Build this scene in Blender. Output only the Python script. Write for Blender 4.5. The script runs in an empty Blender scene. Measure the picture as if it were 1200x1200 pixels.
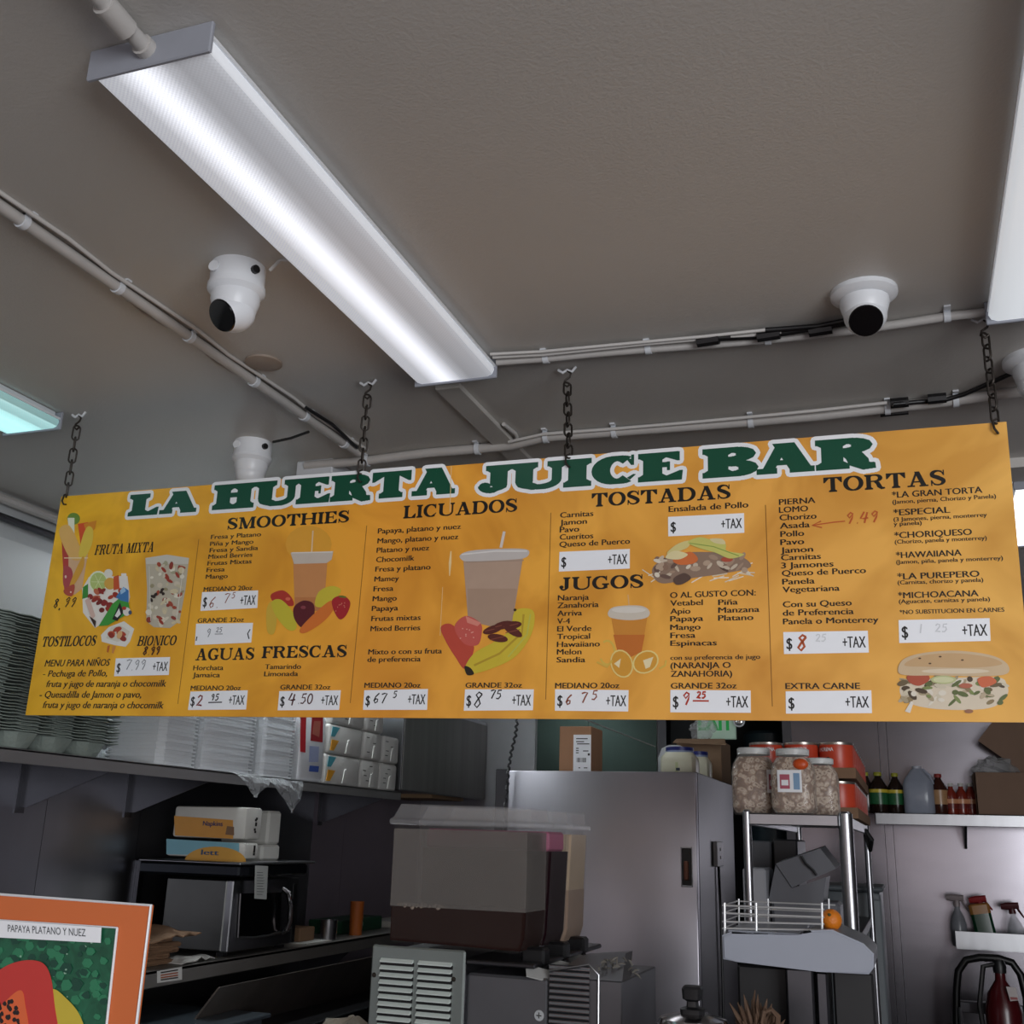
import bpy, bmesh, math, random
from mathutils import Vector, Matrix
C = bpy.context.scene.collection
SC = bpy.context.scene
rnd = random.Random(7)
EYE = 1.6
# ---------------------------------------------------------------- camera, world, lights, exposure
CR = Matrix(((0.9429949324826971, 0.3315435252208667, 0.028973232406383307),
             (0.06991094953882157, -0.2824523400504563, 0.9567304399540144),
             (-0.3253813400404733, 0.9001664104398375, 0.2895296479970988)))
FPX, PX, PY = 1268.49, 599.49, 597.66
cd = bpy.data.cameras.new('camera'); cam = bpy.data.objects.new('camera', cd); C.objects.link(cam)
cd.sensor_width = 36; cd.lens = FPX/1200*36
cd.shift_x = -(PX-600)/1200; cd.shift_y = (PY-600)/1200
cd.clip_start = .02
r_, u_, f_ = CR[0], CR[1], CR[2]
cam.matrix_world = Matrix(((r_[0], u_[0], -f_[0], 0), (r_[1], u_[1], -f_[1], 0), (r_[2], u_[2], -f_[2], EYE), (0, 0, 0, 1)))
SC.camera = cam
w = bpy.data.worlds.new('daylight'); SC.world = w; w.use_nodes = True
w.node_tree.nodes['Background'].inputs[0].default_value = (.86, .93, 1, 1)
w.node_tree.nodes['Background'].inputs[1].default_value = 1.1
SC.view_settings.view_transform = 'Standard'; SC.view_settings.look = 'None'
SC.view_settings.exposure = 0.0; SC.view_settings.gamma = 1; SC.view_settings.use_curve_mapping = False
def area(name, loc, rot, sx, sy, power, col=(1, 1, 1)):
    l = bpy.data.lights.new(name, 'AREA'); l.shape = 'RECTANGLE'; l.size = sx; l.size_y = sy; l.energy = power; l.color = col
    o = bpy.data.objects.new(name, l); C.objects.link(o); o.location = loc; o.rotation_euler = rot; return o
# fill lamp added at the front right; dimmer daylight from the shop front behind
area('added_corner_fill', (2.75, -1.75, 1.5), (math.radians(90), 0, math.radians(42)), 3.0, 1.9, 170, (.95, .97, 1))
area('shopfront_daylight', (-.9, -2.88, 1.5), (math.radians(90), 0, 0), 4.2, 1.4, 17, (1, .86, .88))

# ---------------------------------------------------------------- pixel rays to points in the room
def G(px, py, X=None, Y=None, Z=None):
    d = r_*((px-PX)/FPX) + u_*(-(py-PY)/FPX) + f_
    if X is not None: t = X/d[0]
    elif Y is not None: t = Y/d[1]
    else: t = (Z-EYE)/d[2]
    return Vector((d[0]*t, d[1]*t, d[2]*t+EYE))
# ---------------------------------------------------------------- materials
def lin(c):
    c = c/255
    return c/12.92 if c <= .04045 else ((c+.055)/1.055)**2.4
def rgb(h):
    h = h.lstrip('#'); return (lin(int(h[0:2], 16)), lin(int(h[2:4], 16)), lin(int(h[4:6], 16)), 1)
MATS = {}
def mat(name, h, rough=.5, metal=0, noise=.08, scale=14, bump=0, bscale=60, stretch=(1, 1, 1), emit=0, spec=.5, alpha=1, coat=0, distort=0):
    if name in MATS: return MATS[name]
    m = bpy.data.materials.new(name); m.use_nodes = True; MATS[name] = m
    nt = m.node_tree; b = nt.nodes['Principled BSDF']; L = nt.links.new
    tc = nt.nodes.new('ShaderNodeTexCoord'); mp = nt.nodes.new('ShaderNodeMapping'); mp.inputs['Scale'].default_value = stretch
    L(tc.outputs['Object'], mp.inputs[0])
    n = nt.nodes.new('ShaderNodeTexNoise'); n.inputs['Scale'].default_value = scale; n.inputs['Detail'].default_value = 4; n.inputs['Distortion'].default_value = distort
    L(mp.outputs[0], n.inputs['Vector'])
    mx = nt.nodes.new('ShaderNodeMix'); mx.data_type = 'RGBA'
    c = rgb(h); k = 1-noise; k2 = 1+noise
    mx.inputs[6].default_value = (c[0]*k, c[1]*k, c[2]*k, 1); mx.inputs[7].default_value = (min(1, c[0]*k2), min(1, c[1]*k2), min(1, c[2]*k2), 1)
    L(n.outputs['Fac'], mx.inputs[0]); L(mx.outputs[2], b.inputs['Base Color'])
    b.inputs['Roughness'].default_value = rough; b.inputs['Metallic'].default_value = metal
    b.inputs['Specular IOR Level'].default_value = spec; b.inputs['Alpha'].default_value = alpha
    b.inputs['Coat Weight'].default_value = coat
    if emit:
        b.inputs['Emission Color'].default_value = c; b.inputs['Emission Strength'].default_value = emit
    if bump:
        n2 = nt.nodes.new('ShaderNodeTexNoise'); n2.inputs['Scale'].default_value = bscale; n2.inputs['Detail'].default_value = 3
        L(mp.outputs[0], n2.inputs['Vector'])
        bp = nt.nodes.new('ShaderNodeBump'); bp.inputs['Strength'].default_value = bump; bp.inputs['Distance'].default_value = .01
        L(n2.outputs['Fac'], bp.inputs['Height']); L(bp.outputs[0], b.inputs['Normal'])
    return m
def clear(name, h, opac, rough=.12, crinkle=0):
    """thin clear plastic or glass: what lies behind shows through, with a tint, a haze and a gloss"""
    if name in MATS: return MATS[name]
    m = bpy.data.materials.new(name); m.use_nodes = True; MATS[name] = m
    nt = m.node_tree; L = nt.links.new; b = nt.nodes['Principled BSDF']
    b.inputs['Base Color'].default_value = rgb(h); b.inputs['Roughness'].default_value = rough
    if crinkle:
        cn = nt.nodes.new('ShaderNodeTexNoise'); cn.inputs['Scale'].default_value = 22; cn.inputs['Distortion'].default_value = 1.5; bp = nt.nodes.new('ShaderNodeBump'); bp.inputs['Strength'].default_value = crinkle; bp.inputs['Distance'].default_value = .02
        ct = nt.nodes.new('ShaderNodeTexCoord'); L(ct.outputs['Object'], cn.inputs['Vector']); L(cn.outputs['Fac'], bp.inputs['Height']); L(bp.outputs[0], b.inputs['Normal'])
    tr = nt.nodes.new('ShaderNodeBsdfTransparent'); mix = nt.nodes.new('ShaderNodeMixShader')
    n = nt.nodes.new('ShaderNodeTexNoise'); n.inputs['Scale'].default_value = 9; n.inputs['Detail'].default_value = 4
    tc = nt.nodes.new('ShaderNodeTexCoord'); L(tc.outputs['Object'], n.inputs['Vector'])
    ma = nt.nodes.new('ShaderNodeMath'); ma.operation = 'MULTIPLY_ADD'; ma.inputs[1].default_value = opac*.5; ma.inputs[2].default_value = opac*.75
    L(n.outputs['Fac'], ma.inputs[0]); L(ma.outputs[0], mix.inputs[0]); L(tr.outputs[0], mix.inputs[1]); L(b.outputs[0], mix.inputs[2])
    L(mix.outputs[0], nt.nodes['Material Output'].inputs[0])
    return m
def ink(h):
    return mat('printing_ink_'+h.lstrip('#'), h, rough=.32, noise=.05, scale=30)
# ---------------------------------------------------------------- mesh builder
class MB:
    def __init__(s, *mats): s.bm = bmesh.new(); s.mats = list(mats)
    def mi(s, m):
        if isinstance(m, int): return m
        if m not in s.mats: s.mats.append(m)
        return s.mats.index(m)
    def face(s, vs, m=0):
        try:
            f = s.bm.faces.new(vs); f.material_index = s.mi(m); return f
        except ValueError: return None
    def poly(s, pts, m=0): return s.face([s.bm.verts.new(p) for p in pts], m)
    def box(s, a, b, m=0, bev=0, mx=None, seg=1):
        a = Vector(a); b = Vector(b); c = (a+b)/2
        t = Matrix.Translation(c) @ Matrix.Diagonal((abs(b[0]-a[0]), abs(b[1]-a[1]), abs(b[2]-a[2]), 1))
        if mx is not None: t = mx @ t
        g = bmesh.ops.create_cube(s.bm, size=1, matrix=t)
        fs = set(f for v in g['verts'] for f in v.link_faces)
        for f in fs: f.material_index = s.mi(m)
        if bev:
            es = list(set(e for v in g['verts'] for e in v.link_edges))
            r = bmesh.ops.bevel(s.bm, geom=es, offset=bev, segments=seg, affect='EDGES', profile=.5)
            for f in r['faces']: f.material_index = s.mi(m)
        return s
    def prism(s, pts, vec, m=0):
        vec = Vector(vec); a = [s.bm.verts.new(p) for p in pts]; b = [s.bm.verts.new(Vector(p)+vec) for p in pts]
        n = len(a); s.face(a[::-1], m); s.face(b, m)
        for i in range(n): s.face([a[i], a[(i+1) % n], b[(i+1) % n], b[i]], m)
        return s
    def tube(s, pts, r, m=0, n=8, closed=False, caps=True):
        pts = [Vector(p) for p in pts]; N = len(pts); rings = []
        rs = r if isinstance(r, (list, tuple)) else [r]*N
        prev = None
        for i, p in enumerate(pts):
            if closed: t = pts[(i+1) % N]-pts[i-1]
            else: t = pts[min(i+1, N-1)]-pts[max(i-1, 0)]
            t.normalize()
            if prev is None:
                ref = Vector((0, 0, 1)) if abs(t.z) < .9 else Vector((1, 0, 0)); x = t.cross(ref).normalized()
            else:
                x = (prev - t*prev.dot(t)).normalized()
            prev = x; y = t.cross(x)
            rings.append([s.bm.verts.new(p + (x*math.cos(2*math.pi*k/n)+y*math.sin(2*math.pi*k/n))*rs[i]) for k in range(n)])
        for i in range(N if closed else N-1):
            A, B = rings[i], rings[(i+1) % N]
            for k in range(n): s.face([A[k], A[(k+1) % n], B[(k+1) % n], B[k]], m)
        if caps and not closed: s.face(rings[0][::-1], m); s.face(rings[-1], m)
        return s
    def lathe(s, prof, o=(0, 0, 0), ax=(0, 0, 1), n=28, m=0, sq=None):
        """prof: (radius, height[, material])"""
        o = Vector(o); ax = Vector(ax).normalized(); ref = Vector((1, 0, 0)) if abs(ax.x) < .9 else Vector((0, 1, 0))
        x = (ref-ax*ref.dot(ax)).normalized(); y = ax.cross(x); rings = []
        for p in prof:
            if p[0] < 1e-6: rings.append([s.bm.verts.new(o+ax*p[1])])
            else:
                row = []
                for k in range(n):
                    a = 2*math.pi*k/n; ca, sa = math.cos(a), math.sin(a); q = 1
                    if sq: q = 1/((abs(ca)**sq+abs(sa)**sq)**(1/sq))
                    row.append(s.bm.verts.new(o+ax*p[1]+(x*ca+y*sa)*p[0]*q))
                rings.append(row)
        for i in range(len(prof)-1):
            A, B = rings[i], rings[i+1]; mm = prof[i+1][2] if len(prof[i+1]) > 2 else m
            for k in range(n):
                k2 = (k+1) % n
                if len(A) == 1 and len(B) == 1: continue
                if len(A) == 1: s.face([A[0], B[k2], B[k]], mm)
                elif len(B) == 1: s.face([A[k], A[k2], B[0]], mm)
                else: s.face([A[k], A[k2], B[k2], B[k]], mm)
        if len(rings[0]) > 1: s.face(rings[0][::-1], m)
        if len(rings[-1]) > 1: s.face(rings[-1], prof[-1][2] if len(prof[-1]) > 2 else m)
        return s
    def ball(s, c, r, m=0, n=16, sc=(1, 1, 1), rot=None):
        t = Matrix.Translation(c) @ (rot.to_4x4() if rot else Matrix()) @ Matrix.Diagonal((sc[0]*r, sc[1]*r, sc[2]*r, 1))
        g = bmesh.ops.create_uvsphere(s.bm, u_segments=n, v_segments=max(6, n//2+2), radius=1, matrix=t)
        for f in set(f for v in g['verts'] for f in v.link_faces): f.material_index = s.mi(m)
        return s
    def build(s, name, parent=None, at=None, smooth=35, local=False, normals=True):
        bm = s.bm
        if parent is not None and not local:
            o = Vector((0, 0, 0)); p = parent
            while p: o += p.location; p = p.parent
            bmesh.ops.translate(bm, verts=bm.verts, vec=-o)
        if at is not None: bmesh.ops.translate(bm, verts=bm.verts, vec=-Vector(at))
        if normals: bmesh.ops.recalc_face_normals(bm, faces=bm.faces)
        me = bpy.data.meshes.new(name); bm.to_mesh(me); bm.free()
        for m in s.mats: me.materials.append(m)
        if smooth:
            me.polygons.foreach_set('use_smooth', [True]*len(me.polygons)); me.set_sharp_from_angle(angle=math.radians(smooth))
        ob = bpy.data.objects.new(name, me); C.objects.link(ob)
        if parent is not None: ob.parent = parent
        if at is not None: ob.location = at
        return ob
def tag(o, label=None, cat=None, group=None, kind=None):
    if label: o['label'] = label
    if cat: o['category'] = cat
    if group: o['group'] = group
    if kind: o['kind'] = kind
    return o
def thing(name, label, cat, loc=(0, 0, 0), rot=None, group=None):
    o = bpy.data.objects.new(name, None); C.objects.link(o); o.location = loc; o.empty_display_size = .05
    if rot is not None: o.rotation_euler = rot
    return tag(o, label, cat, group)
def copy_tree(o, parent=None):
    c = o.copy(); C.objects.link(c)
    if parent is not None: c.parent = parent
    for ch in list(o.children): copy_tree(ch, c)
    return c
def struct(o, label=None): return tag(o, label, kind='structure')
# ---------------------------------------------------------------- lettering
_tc = {}
def text_polys(s, shear=0, bold=0):
    """built-in sans lettering as flat polygons, cap height 1, left edge at 0; returns (polys, width)"""
    k = (s, shear, bold)
    if k in _tc: return _tc[k]
    cu = bpy.data.curves.new('t', 'FONT'); cu.body = s; cu.size = 1; cu.shear = shear; cu.resolution_u = 3; cu.fill_mode = 'FRONT'
    ob = bpy.data.objects.new('t', cu); C.objects.link(ob)
    bpy.context.view_layer.update()
    me = bpy.data.meshes.new_from_object(ob.evaluated_get(bpy.context.evaluated_depsgraph_get()))
    V = [v.co.copy() for v in me.vertices]; P = [[V[i] for i in p.vertices] for p in me.polygons]
    bpy.data.objects.remove(ob); bpy.data.curves.remove(cu); bpy.data.meshes.remove(me)
    x0 = min(v.x for v in V); x1 = max(v.x for v in V)
    P = [[((v.x-x0)/CAP, v.y/CAP) for v in p] for p in P]
    if bold: P = union_rows([[(x+d, y) for x, y in p] for p in P for d in (-bold, 0, bold)], 26)
    _tc[k] = (P, (x1-x0)/CAP); return _tc[k]
CAP = 1
_p, _w = text_polys('H'); CAP = max(y for p in _p for x, y in p); _tc.clear()
def ribbon(pts, w0, closed=False):
    """flat stroke along a 2D path as quads; w0 width or list of widths"""
    n = len(pts); ws = w0 if isinstance(w0, list) else [w0]*n; L = []; R = []
    for i in range(n):
        a = pts[i-1] if (i or closed) else pts[i]; b = pts[(i+1) % n] if (i < n-1 or closed) else pts[i]
        dx, dy = b[0]-a[0], b[1]-a[1]; d = math.hypot(dx, dy) or 1; nx, ny = -dy/d*ws[i]/2, dx/d*ws[i]/2
        L.append((pts[i][0]+nx, pts[i][1]+ny)); R.append((pts[i][0]-nx, pts[i][1]-ny))
    out = []
    for i in range(n if closed else n-1):
        j = (i+1) % n; out.append([L[i], R[i], R[j], L[j]])
    return out
def stressed(pts, thick, thin, closed=False):
    n = len(pts); ws = []
    for i in range(n):
        a = pts[i-1] if (i or closed) else pts[i]; b = pts[(i+1) % n] if (i < n-1 or closed) else pts[i]
        dx, dy = b[0]-a[0], b[1]-a[1]; d = math.hypot(dx, dy) or 1
        ws.append(thin+(thick-thin)*abs(dy/d)**1.3)
    return ribbon(pts, ws, closed)
def arc(cx, cy, rx, ry, a0, a1, n=14):
    return [(cx+rx*math.cos(math.radians(a0+(a1-a0)*i/n)), cy+ry*math.sin(math.radians(a0+(a1-a0)*i/n))) for i in range(n+1)]
def serif_glyph(ch, t=.24, h=.1, e=.09):
    """slab-serif capitals drawn as polygons: (polys, width)"""
    P = []; hs = h
    def rect(x0, x1, y0, y1): P.append([(x0, y0), (x1, y0), (x1, y1), (x0, y1)])
    def stem(x, y0=0, y1=1, tt=None): tt = tt or t; rect(x-tt/2, x+tt/2, y0, y1)
    def ser(x, top, tt=None):
        tt = tt or t; y = 1-hs if top else 0; rect(x-tt/2-e, x+tt/2+e, y, y+hs)
        s = -1 if top else 1; yy = 1-hs if top else hs     # small brackets
        for q in (-1, 1): P.append([(x+q*tt/2, yy), (x+q*(tt/2+e*.7), yy), (x+q*tt/2, yy+s*e*.7)])
    def diag(x0, y0, x1, y1, ww): P.append([(x0-ww/2, y0), (x0+ww/2, y0), (x1+ww/2, y1), (x1-ww/2, y1)])
    a = t/2+e
    if ch == 'I': stem(a); ser(a, 0); ser(a, 1); W = 2*a
    elif ch == 'L':
        stem(a); ser(a, 0); ser(a, 1); rect(a, .84, 0, hs); P.append([(.84, 0), (.86, .36), (.8, .36), (.58, hs)]); W = .86
    elif ch in 'EF':
        stem(a); ser(a, 1); rect(a, .8, 1-hs, 1); P.append([(.82, 1), (.82, .68), (.77, .68), (.56, 1-hs)])
        rect(a, .58, .47, .47+hs); P.append([(.57, .36), (.63, .36), (.63, .67), (.57, .67)]); ser(a, 0)
        if ch == 'E': rect(a, .86, 0, hs); P.append([(.86, 0), (.88, .34), (.82, .34), (.58, hs)])
        W = .88 if ch == 'E' else .83
    elif ch == 'H':
        stem(a); ser(a, 0); ser(a, 1); b = 1.14-a; stem(b); ser(b, 0); ser(b, 1); rect(a, b, .46, .46+hs); W = 1.14
    elif ch == 'T':
        stem(.48); ser(.48, 0); rect(.03, .93, 1-hs, 1)
        P.append([(.0, 1), (.0, .62), (.06, .62), (.28, 1-hs), (.28, 1)]); P.append([(.96, 1), (.96, .62), (.9, .62), (.68, 1-hs), (.68, 1)]); W = .96
    elif ch == 'A':
        diag(.2, 0, .52, 1, h*1.2); diag(.86, 0, .52, 1, t*1.05); rect(.28, .74, .27, .27+hs*.9)
        rect(.03, .4, 0, hs); rect(.62, 1.06, 0, hs); W = 1.08
    elif ch in 'BPRD':
        stem(a); ser(a, 0); ser(a, 1)
        if ch == 'D': P += stressed([(a, 1-h/2)]+arc(.5, .5, .42, .5-h/2, 90, -90)+[(a, h/2)], t, h); W = 1.04
        else:
            P += stressed([(a, 1-h/2)]+arc(.52, .745, .28, .255-h/2, 90, -90, 10)+[(a, .49+h/2)], t, h); W = .92
            if ch == 'B': P += stressed([(a, .53)]+arc(.54, .275, .3, .275-h/2, 90, -90, 10)+[(a, h/2)], t, h); W = .96
            if ch == 'R':
                P += ribbon([(.5, .52), (.66, .42), (.74, .2), (.86, .06), (1.02, .07)], [h, t*.9, t, t*.7, h]); W = 1.04
    elif ch == 'U':
        b = .98; stem(a, .3, 1); ser(a, 1); ser(b, 1, h*1.1)
        P += ribbon([(a, .32)]+arc((a+b)/2, .34, (b-a)/2, .34-h/2, 180, 360, 14)+[(b, .9)], [t]*4+[t*.8, t*.65, h*1.3, h, h]+[h*1.1]*8); W = 1.12
    elif ch == 'J':
        x = .5; stem(x, .25, 1); ser(x, 1); P += ribbon([(x, .3)]+arc(.33, .27, .17, .27-h/2, 0, -180, 10), [t]*3+[t*.7, t*.5]+[h*1.2]*7)
        P.append(arc(.2, .26, .13, .13, 0, 330, 11)); W = .76
    elif ch == 'O': P += stressed(arc(.52, .5, .52-t/2, .5-h/2, 0, 345, 23), t, h, True); W = 1.04
    elif ch in 'CG':
        P += stressed(arc(.52, .5, .52-t/2, .5-h/2, 52, 308, 20), t, h); rect(.8, .86, .64, 1)
        P.append([(.8, .64), (.86, .64), (.8, .86), (.7, .88)])
        if ch == 'G': stem(.78, .08, .44, t*.9); rect(.58, .98, .42-hs, .42+hs*.2); W = 1.0
        else: P.append([(.78, .12), (.9, .3), (.85, .32), (.72, .2)]); W = .94
    elif ch == 'S':
        pts = arc(.4, .73, .27, .27-h/2, 40, 200, 10)+[(.2, .62), (.4, .52), (.58, .4)]+arc(.4, .27, .27, .27-h/2, 15, -140, 10)
        P += ribbon(pts, [h, h, h, h*1.1, h*1.4, t*.7, t*.8, t*.85, t*.9, t*.9, t*.95, t, t*1.05, t*1.02, t*.95, t*.9, t*.85, t*.7, h*1.5, h*1.1, h, h, h, h, h])
        rect(.66, .72, .66, 1); P.append([(.66, .66), (.72, .66), (.66, .86), (.56, .88)]); rect(.06, .12, 0, .36); P.append([(.12, .36), (.06, .36), (.12, .14), (.24, .12)]); W = .78
    elif ch == 'M':
        stem(.2, 0, 1, h*1.1); ser(.2, 0, h); diag(.62, 0, .24, 1, t*1.05); diag(.62, 0, .98, 1, h*1.1); stem(1.06); ser(1.06, 0); rect(.02, .34, 1-hs, 1); rect(.92, 1.27, 1-hs, 1); W = 1.28
    elif ch == 'N':
        stem(.2, 0, 1, h*1.1); ser(.2, 0, h); diag(.86, 0, .24, 1, t*1.05); stem(.92, 0, 1, h*1.1); ser(.92, 1, h); rect(.02, .34, 1-hs, 1); W = 1.1
    elif ch == 'X':
        diag(.24, 1, .76, 0, t); diag(.74, 1, .24, 0, h*1.1)
        for x, y in ((.24, 1-hs), (.76, 0), (.76, 1-hs), (.24, 0)): rect(x-.2, x+.2, y, y+hs)
        W = 1.0
    else: W = .5
    return P, W
def serif_polys(s, gap=.09, **k):
    out = []; x = 0
    for ch in s:
        if ch == ' ': x += .5; continue
        P, W = serif_glyph(ch, **k)
        out += [[(p[0]+x, p[1]) for p in q] for q in P]; x += W+gap
    return out, x-gap
def thicken(polys, d, n=8):
    """polygons grown by d all round (for a printed outline)"""
    out = list(polys)
    for P in polys:
        k = len(P)
        for i in range(k):
            (x0, y0), (x1, y1) = P[i], P[(i+1) % k]; dx, dy = x1-x0, y1-y0; L = math.hypot(dx, dy)
            if L < 1e-6: continue
            nx, ny = -dy/L*d, dx/L*d
            out.append([(x0+nx, y0+ny), (x0-nx, y0-ny), (x1-nx, y1-ny), (x1+nx, y1+ny)])
            out.append([(x0+d*math.cos(2*math.pi*j/n), y0+d*math.sin(2*math.pi*j/n)) for j in range(n)])
    return out
def union_rows(polys, n):
    """the polygons merged into n rows of non-overlapping strips, so that one printed shape is one layer"""
    ys = [p[1] for P in polys for p in P]; y0, y1 = min(ys), max(ys); dv = (y1-y0)/n; rows = [[] for _ in range(n)]
    for P in polys:
        a = max(0, int((min(p[1] for p in P)-y0)/dv)); b = min(n-1, int((max(p[1] for p in P)-y0)/dv)); k = len(P)
        for r in range(a, b+1):
            y = y0+(r+.5)*dv; xs = []
            for i in range(k):
                (xa, ya), (xb, yb) = P[i], P[(i+1) % k]
                if (ya <= y) != (yb <= y): xs.append(xa+(y-ya)/(yb-ya)*(xb-xa))
            xs.sort(); rows[r] += list(zip(xs[::2], xs[1::2]))
    out = []
    for r, iv in enumerate(rows):
        iv.sort(); cur = None; ya, yb = y0+r*dv, y0+(r+1)*dv
        for a, b in iv:
            if cur and a <= cur[1]: cur[1] = max(cur[1], b)
            else:
                if cur: out.append([(cur[0], ya), (cur[1], ya), (cur[1], yb), (cur[0], yb)])
                cur = [a, b]
        if cur: out.append([(cur[0], ya), (cur[1], ya), (cur[1], yb), (cur[0], yb)])
    return out
DIG = {'0': [arc(.3, .5, .28, .5, 60, 420, 14)], '1': [[(.2, 1), (.15, 0)]],
 '2': [[(0, .78), (.2, 1), (.48, .92), (.5, .65), (.25, .3), (0, 0), (.3, .06), (.65, 0)]],
 '3': [[(0, .9), (.3, 1), (.5, .8), (.2, .55), (.55, .3), (.3, 0), (0, .1)]],
 '4': [[(.22, 1), (0, .42), (.3, .4), (.65, .45)], [(.5, .95), (.4, 0)]],
 '5': [[(.6, 1), (.15, .97), (.1, .6), (.45, .6), (.55, .3), (.3, 0), (0, .05)]],
 '6': [[(.5, 1), (.15, .65), (0, .25), (.18, 0), (.42, .12), (.42, .38), (.2, .42), (.05, .25)]],
 '7': [[(0, .9), (.3, 1), (.62, .98), (.4, .5), (.22, 0)]],
 '8': [[(.5, .86), (.25, 1), (.06, .82), (.3, .55), (.45, .25), (.25, 0), (.04, .18), (.22, .5), (.5, .86)]],
 '9': [[(.5, .85), (.25, 1), (.04, .75), (.22, .52), (.5, .85), (.46, .45), (.3, 0)]],
 '.': [[(.08, .02), (.14, .0)]], ',': [[(.12, .05), (.04, -.2)]], '-': [[(0, .5), (.5, .52)]]}
# ================================================================ THE ROOM
CZ, XW, XS, YB, XR, YF = 2.72, -2.95, -2.5, 6.6, 3.6, -3.0
def steel(name, h='#8d8d90', rough=.3, bump=.06, bscale=5, stretch=(1, 1, 1), noise=.1, scale=8):
    return mat(name, h, rough=rough, metal=1, noise=noise, scale=scale, bump=bump, bscale=bscale, stretch=stretch)
M_ceil = mat('grey_ceiling_paint', '#c0bdb8', rough=.42, noise=.05, scale=2.2, bump=.09, bscale=170)
M_paint = mat('pale_wall_paint', '#b9bdbf', rough=.5, noise=.04, scale=3, bump=.04, bscale=120)
M_frp = mat('white_wall_panel', '#c9cccd', rough=.35, noise=.04, scale=3, bump=.03, bscale=60)
M_floor = mat('dark_red_floor', '#4d3b38', rough=.55, noise=.2, scale=6, bump=.05, bscale=20)
M_wsteel = steel('brushed_wall_steel', '#84848a', .34, .10, 2.2, (1, 1, .35))
M_bsteel = steel('wavy_back_wall_steel', '#8c898f', .2, .22, 1.7, (.6, 1, 1.4))
M_dsteel = steel('dark_steel', '#5c5c60', .35, .05, 6)
M_steel = steel('satin_steel', '#a2a3a6', .3, .03, 20, (1, 1, .2))
M_fridge = steel('fridge_steel', '#b4b1b8', .36, .05, 2.5, (1, 1, .6), noise=.06)
M_seam = mat('dark_seam', '#2a2a2c', rough=.6)
M_white = mat('white_plastic', '#dfe2e6', rough=.35, noise=.03)
M_wmetal = mat('white_enamel', '#cfd3d8', rough=.4, noise=.03)
M_pipe = mat('painted_conduit', '#b4b1ae', rough=.45, noise=.1, scale=25, bump=.05, bscale=90)
M_cable = mat('grey_cable', '#c3c1be', rough=.5)
M_black = mat('black_plastic', '#141416', rough=.4)
M_lens = mat('dark_lens_glass', '#070709', rough=.08)
M_rust = mat('blackened_chain_steel', '#3a342f', rough=.5, metal=.6, noise=.3, scale=60)

m = MB(M_floor); m.box((XW-.1, YF, -.1), (XR+.1, YB+1.6, 0)); struct(m.build('floor'))
m = MB(M_ceil); m.box((XW-.1, YF, CZ), (XR+.1, YB+1.6, CZ+.1)); struct(m.build('ceiling'))
m = MB(M_paint); m.box((XW-.1, YF, 0), (XW, YB+1.6, CZ)); struct(m.build('wall_left'))
m = MB(M_paint); m.box((XW, YF-.1, 0), (XR, YF, CZ)); struct(m.build('wall_front'))
m = MB(mat('mid_grey_wall_paint', '#77737a', rough=.5, noise=.05, scale=3)); m.box((XR, YF, 0), (XR+.1, YB+1.6, CZ)); struct(m.build('wall_right'))
xd0 = G(772, 870, Y=YB).x; xd1 = G(928, 870, Y=YB).x
m = MB(M_paint)
m.box((XW, YB, 0), (xd0, YB+.1, CZ)); m.box((xd1, YB, 0), (XR, YB+.1, CZ)); m.box((xd0, YB, 2.5), (xd1, YB+.1, CZ))
struct(m.build('wall_back'))
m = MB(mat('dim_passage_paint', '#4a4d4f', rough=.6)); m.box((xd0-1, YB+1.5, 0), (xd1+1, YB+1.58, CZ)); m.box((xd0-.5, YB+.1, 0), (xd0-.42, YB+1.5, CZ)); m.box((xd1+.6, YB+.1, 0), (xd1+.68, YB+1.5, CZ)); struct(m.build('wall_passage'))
m = MB(M_dsteel)
m.box((xd0, YB-.02, 0), (xd0+.05, YB+.12, 2.5)); m.box((xd1-.05, YB-.02, 0), (xd1, YB+.12, 2.5)); m.box((xd0, YB-.02, 2.45), (xd1, YB+.12, 2.5))
struct(m.build('door_1'))
BY = G(1187, 573, Z=CZ-.05).y-.15
# ceiling break running across the room behind the sign
m = MB(M_ceil); m.box((XW, BY, CZ-.03), (XR, BY+.14, CZ)); struct(m.build('trim_1'))
# stainless cladding: left wall (below the shelf), back wall left and right of the doorway
def panels(name, x0, x1, y0, y1, z0, z1, cuts, ax, mt, gap=.0022):
    m = MB(mt); a = cuts[0]
    for b in cuts[1:]:
        lo = [x0, y0, z0]; hi = [x1, y1, z1]; lo[ax] = a+gap/2; hi[ax] = b-gap/2
        m.box(lo, hi, 0); a = b
    return struct(m.build(name))
panels('trim_2', XW, XW+.012, 0, 0, 0, EYE+.22, [.4, G(48, 970, X=XW).y, G(160, 970, X=XW).y, G(364, 970, X=XW).y], 1, M_wsteel)
M_pinkrefl = mat('mauve_reflection_wall_steel', '#8a7f8a', rough=.45, metal=.35, noise=.1, scale=4)  # pink reflection on the wall steel, put into the base colour
panels('trim_7', XW, XW+.012, 0, 0, 0, EYE+.22, [G(364, 970, X=XW).y, G(401, 970, X=XW).y, YB], 1, M_pinkrefl)
panels('trim_3', XW, XW+.01, 0, 0, EYE+.30, 2.56, [.4, G(183, 850, X=XW).y, 4.2, 5.4, YB], 1, M_frp)
panels('trim_4', 0, 0, YB-.012, YB, 0, 2.4, [xd1, G(1036, 960, Y=YB).x, G(1046, 960, Y=YB).x, 1.9, XR], 0, M_bsteel)
M_green = steel('greenish_panel_steel', '#46544f', .28, .08, 2, (2, 1, .3))
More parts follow.
